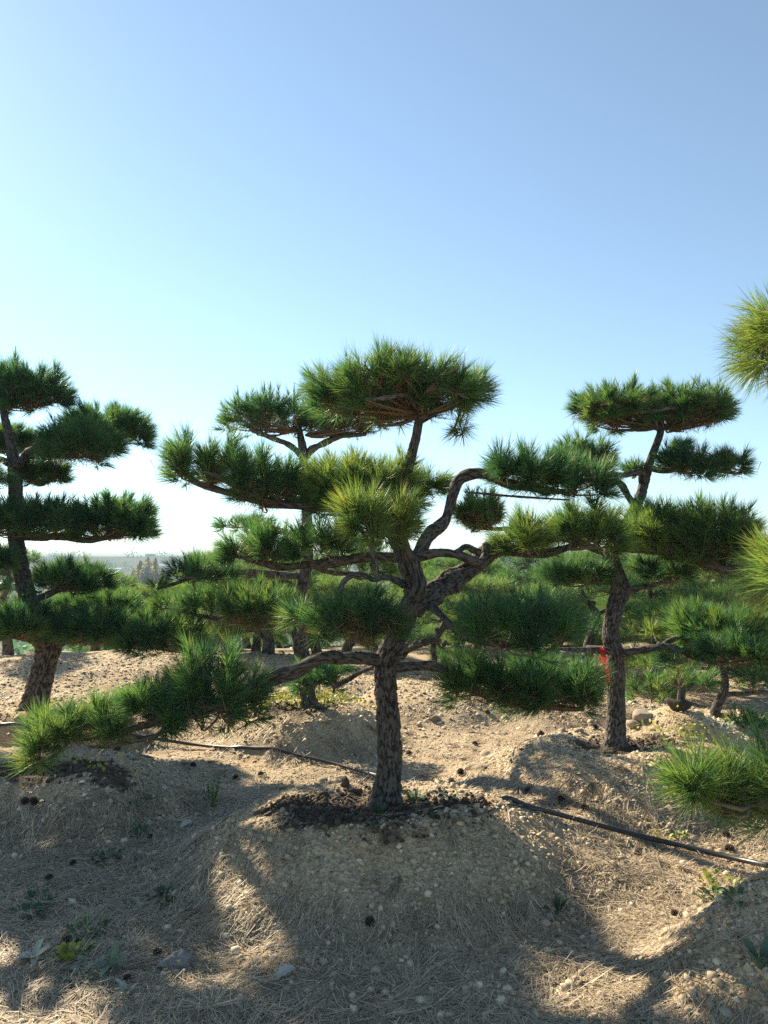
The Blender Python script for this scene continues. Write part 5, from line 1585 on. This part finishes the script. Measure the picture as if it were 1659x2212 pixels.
# ground cover round the foot of the pine behind the middle one
def ground_cover():
    rng = np.random.default_rng(12)
    acc = Acc()
    for px, py, rx, ry, n in [(610, 1512, 0.22, 0.16, 500), (715, 1515, 0.20, 0.12, 260), (640, 1528, 0.25, 0.08, 150), (1480, 1590, 0.3, 0.12, 120), (200, 1660, 0.4, 0.1, 40)]:
        g = ground_at(px, py)
        x = g[0] + rng.normal(0, rx, n); y = g[1] + rng.normal(0, ry, n)
        c = np.stack([x, y, height(x, y) + rng.uniform(0.01, 0.09, n)], 1)
        M = rand_rot(n, rng)
        s = rng.uniform(0.012, 0.026, n)
        q = np.array([(-1, 0, 0), (0, -0.6, 0.1), (1, 0, 0), (0, 0.6, 0.1)], float)
        v = np.einsum('nij,kj->nki', M, q) * s[:, None, None] + c[:, None, :]
        acc.add(v.reshape(-1, 3), None, np.arange(n * 4).reshape(n, 4), tint=np.repeat(np.clip(rng.normal(0.8, 0.12, n), 0, 1), 4))
    link('ground_cover', acc.mesh('ground_cover', M_LEAF), kind='stuff')
ground_cover()

# seedling in its root ball on the mound at the right
def seedling():
    Y = 6.5
    x = px_of(1456, Y); z = h1(x, Y)
    g = np.array([x, Y, z])
    t = thing('pine_seedling', 'pale pine seedling in a dark root ball on top of the right gravel mound', 'seedling', g)
    r = 28 * Y / FPX
    acc = Acc()
    me = stone_mesh(r, 5, 0.55, M_DARKSOIL, 0.45, 0.1, 3)
    link('root_ball', me, t, (0, 0, r * 0.3))
    top = at(1455, 1440, Y) - g
    v, tr, q, pl = tube([(0, 0, r * 0.4), (0.01, 0, top[2] * 0.5), (0, 0, top[2])], [0.014, 0.009, 0.004], 8, 0.03, 0.006)
    acc = Acc(); acc.add(v, tr, q, plate=pl)
    link('stem', acc.mesh('stem', M_TWIG, True), t)
    rng = np.random.default_rng(3)
    tips, dirs = [], []
    for k in range(10):
        a = k * 2.4; zz = top[2] * (0.5 + 0.5 * k / 10)
        d = unit(np.array([math.cos(a), math.sin(a), 0.9 + 0.6 * k / 10]))
        tp = np.array([0, 0, zz]) + d * (0.14 - 0.09 * k / 10)
        tips.append(tp); dirs.append(d)
        v, tr, q, pl = tube([(0, 0, zz - 0.02), tp], [0.004, 0.003], 5, 0.05)
        acc = Acc(); acc.add(v, tr, q, plate=pl)
        link('branch', acc.mesh('branch', M_TWIG, True), t)
    v, f, q, tone = needles_on_shoots(np.array(tips), np.array(dirs), np.full(10, 0.09), 44, 0.075, 0.003, np.full(10, 0.7), rng)
    acc = Acc(); acc.add(v, f, q, tint=np.clip(tone, 0, 1))
    link('needles', acc.mesh('needles', M_NEEDLE), t, None, 'stuff')
seedling()

# red ribbon on the low branch of the right pine
def ribbon():
    g = at(1303, 1402, 5.5)
    t = thing('ribbon', 'red cloth ribbon tied on a low branch, hanging beside the right trunk', 'ribbon', g)
    k = 5.5 / FPX
    def strip(pts, name):
        acc = Acc()
        v, q = [], []
        for i, (px, py, hw, tw) in enumerate(pts):
            c = at(px, py, 5.46) - g
            s = np.array([math.cos(tw), math.sin(tw), 0.12]) * hw * k
            v += [c - s, c + s]
            if i: q.append((2 * i - 2, 2 * i - 1, 2 * i + 1, 2 * i))
        acc.add(np.array(v), None, q, tint=0.5)
        link(name, acc.mesh(name, M_RIBBON, True), t)
    strip([(1300, 1400, 5, 0.1), (1302, 1410, 5.4, 0.5), (1304, 1420, 6, -0.3), (1306, 1434, 7, 0.6), (1308, 1448, 7.6, -0.3), (1310, 1462, 8, 0.4), (1312, 1474, 7.4, 0.1)], 'tail')
    strip([(1297, 1402, 1.4, 0.1), (1293, 1415, 1.2, 0.6), (1291, 1430, 1.7, -0.6), (1292, 1445, 2.0, 0.7), (1290, 1460, 1.6, 0.1), (1289, 1470, 1, 0.2)], 'tail')
    acc = Acc()
    th = np.linspace(0, 6.283, 15)
    c = np.stack([0.004 * np.sin(th * 2), np.cos(th) * 0.023, np.sin(th) * 0.023 - 0.008], 1)
    v, tr, q, pl = tube(c, np.full(15, 0.006), 6, 0.01)
    acc.add(v, tr, q, tint=0.4)
    link('knot', acc.mesh('knot', M_RIBBON, True), t)
ribbon()
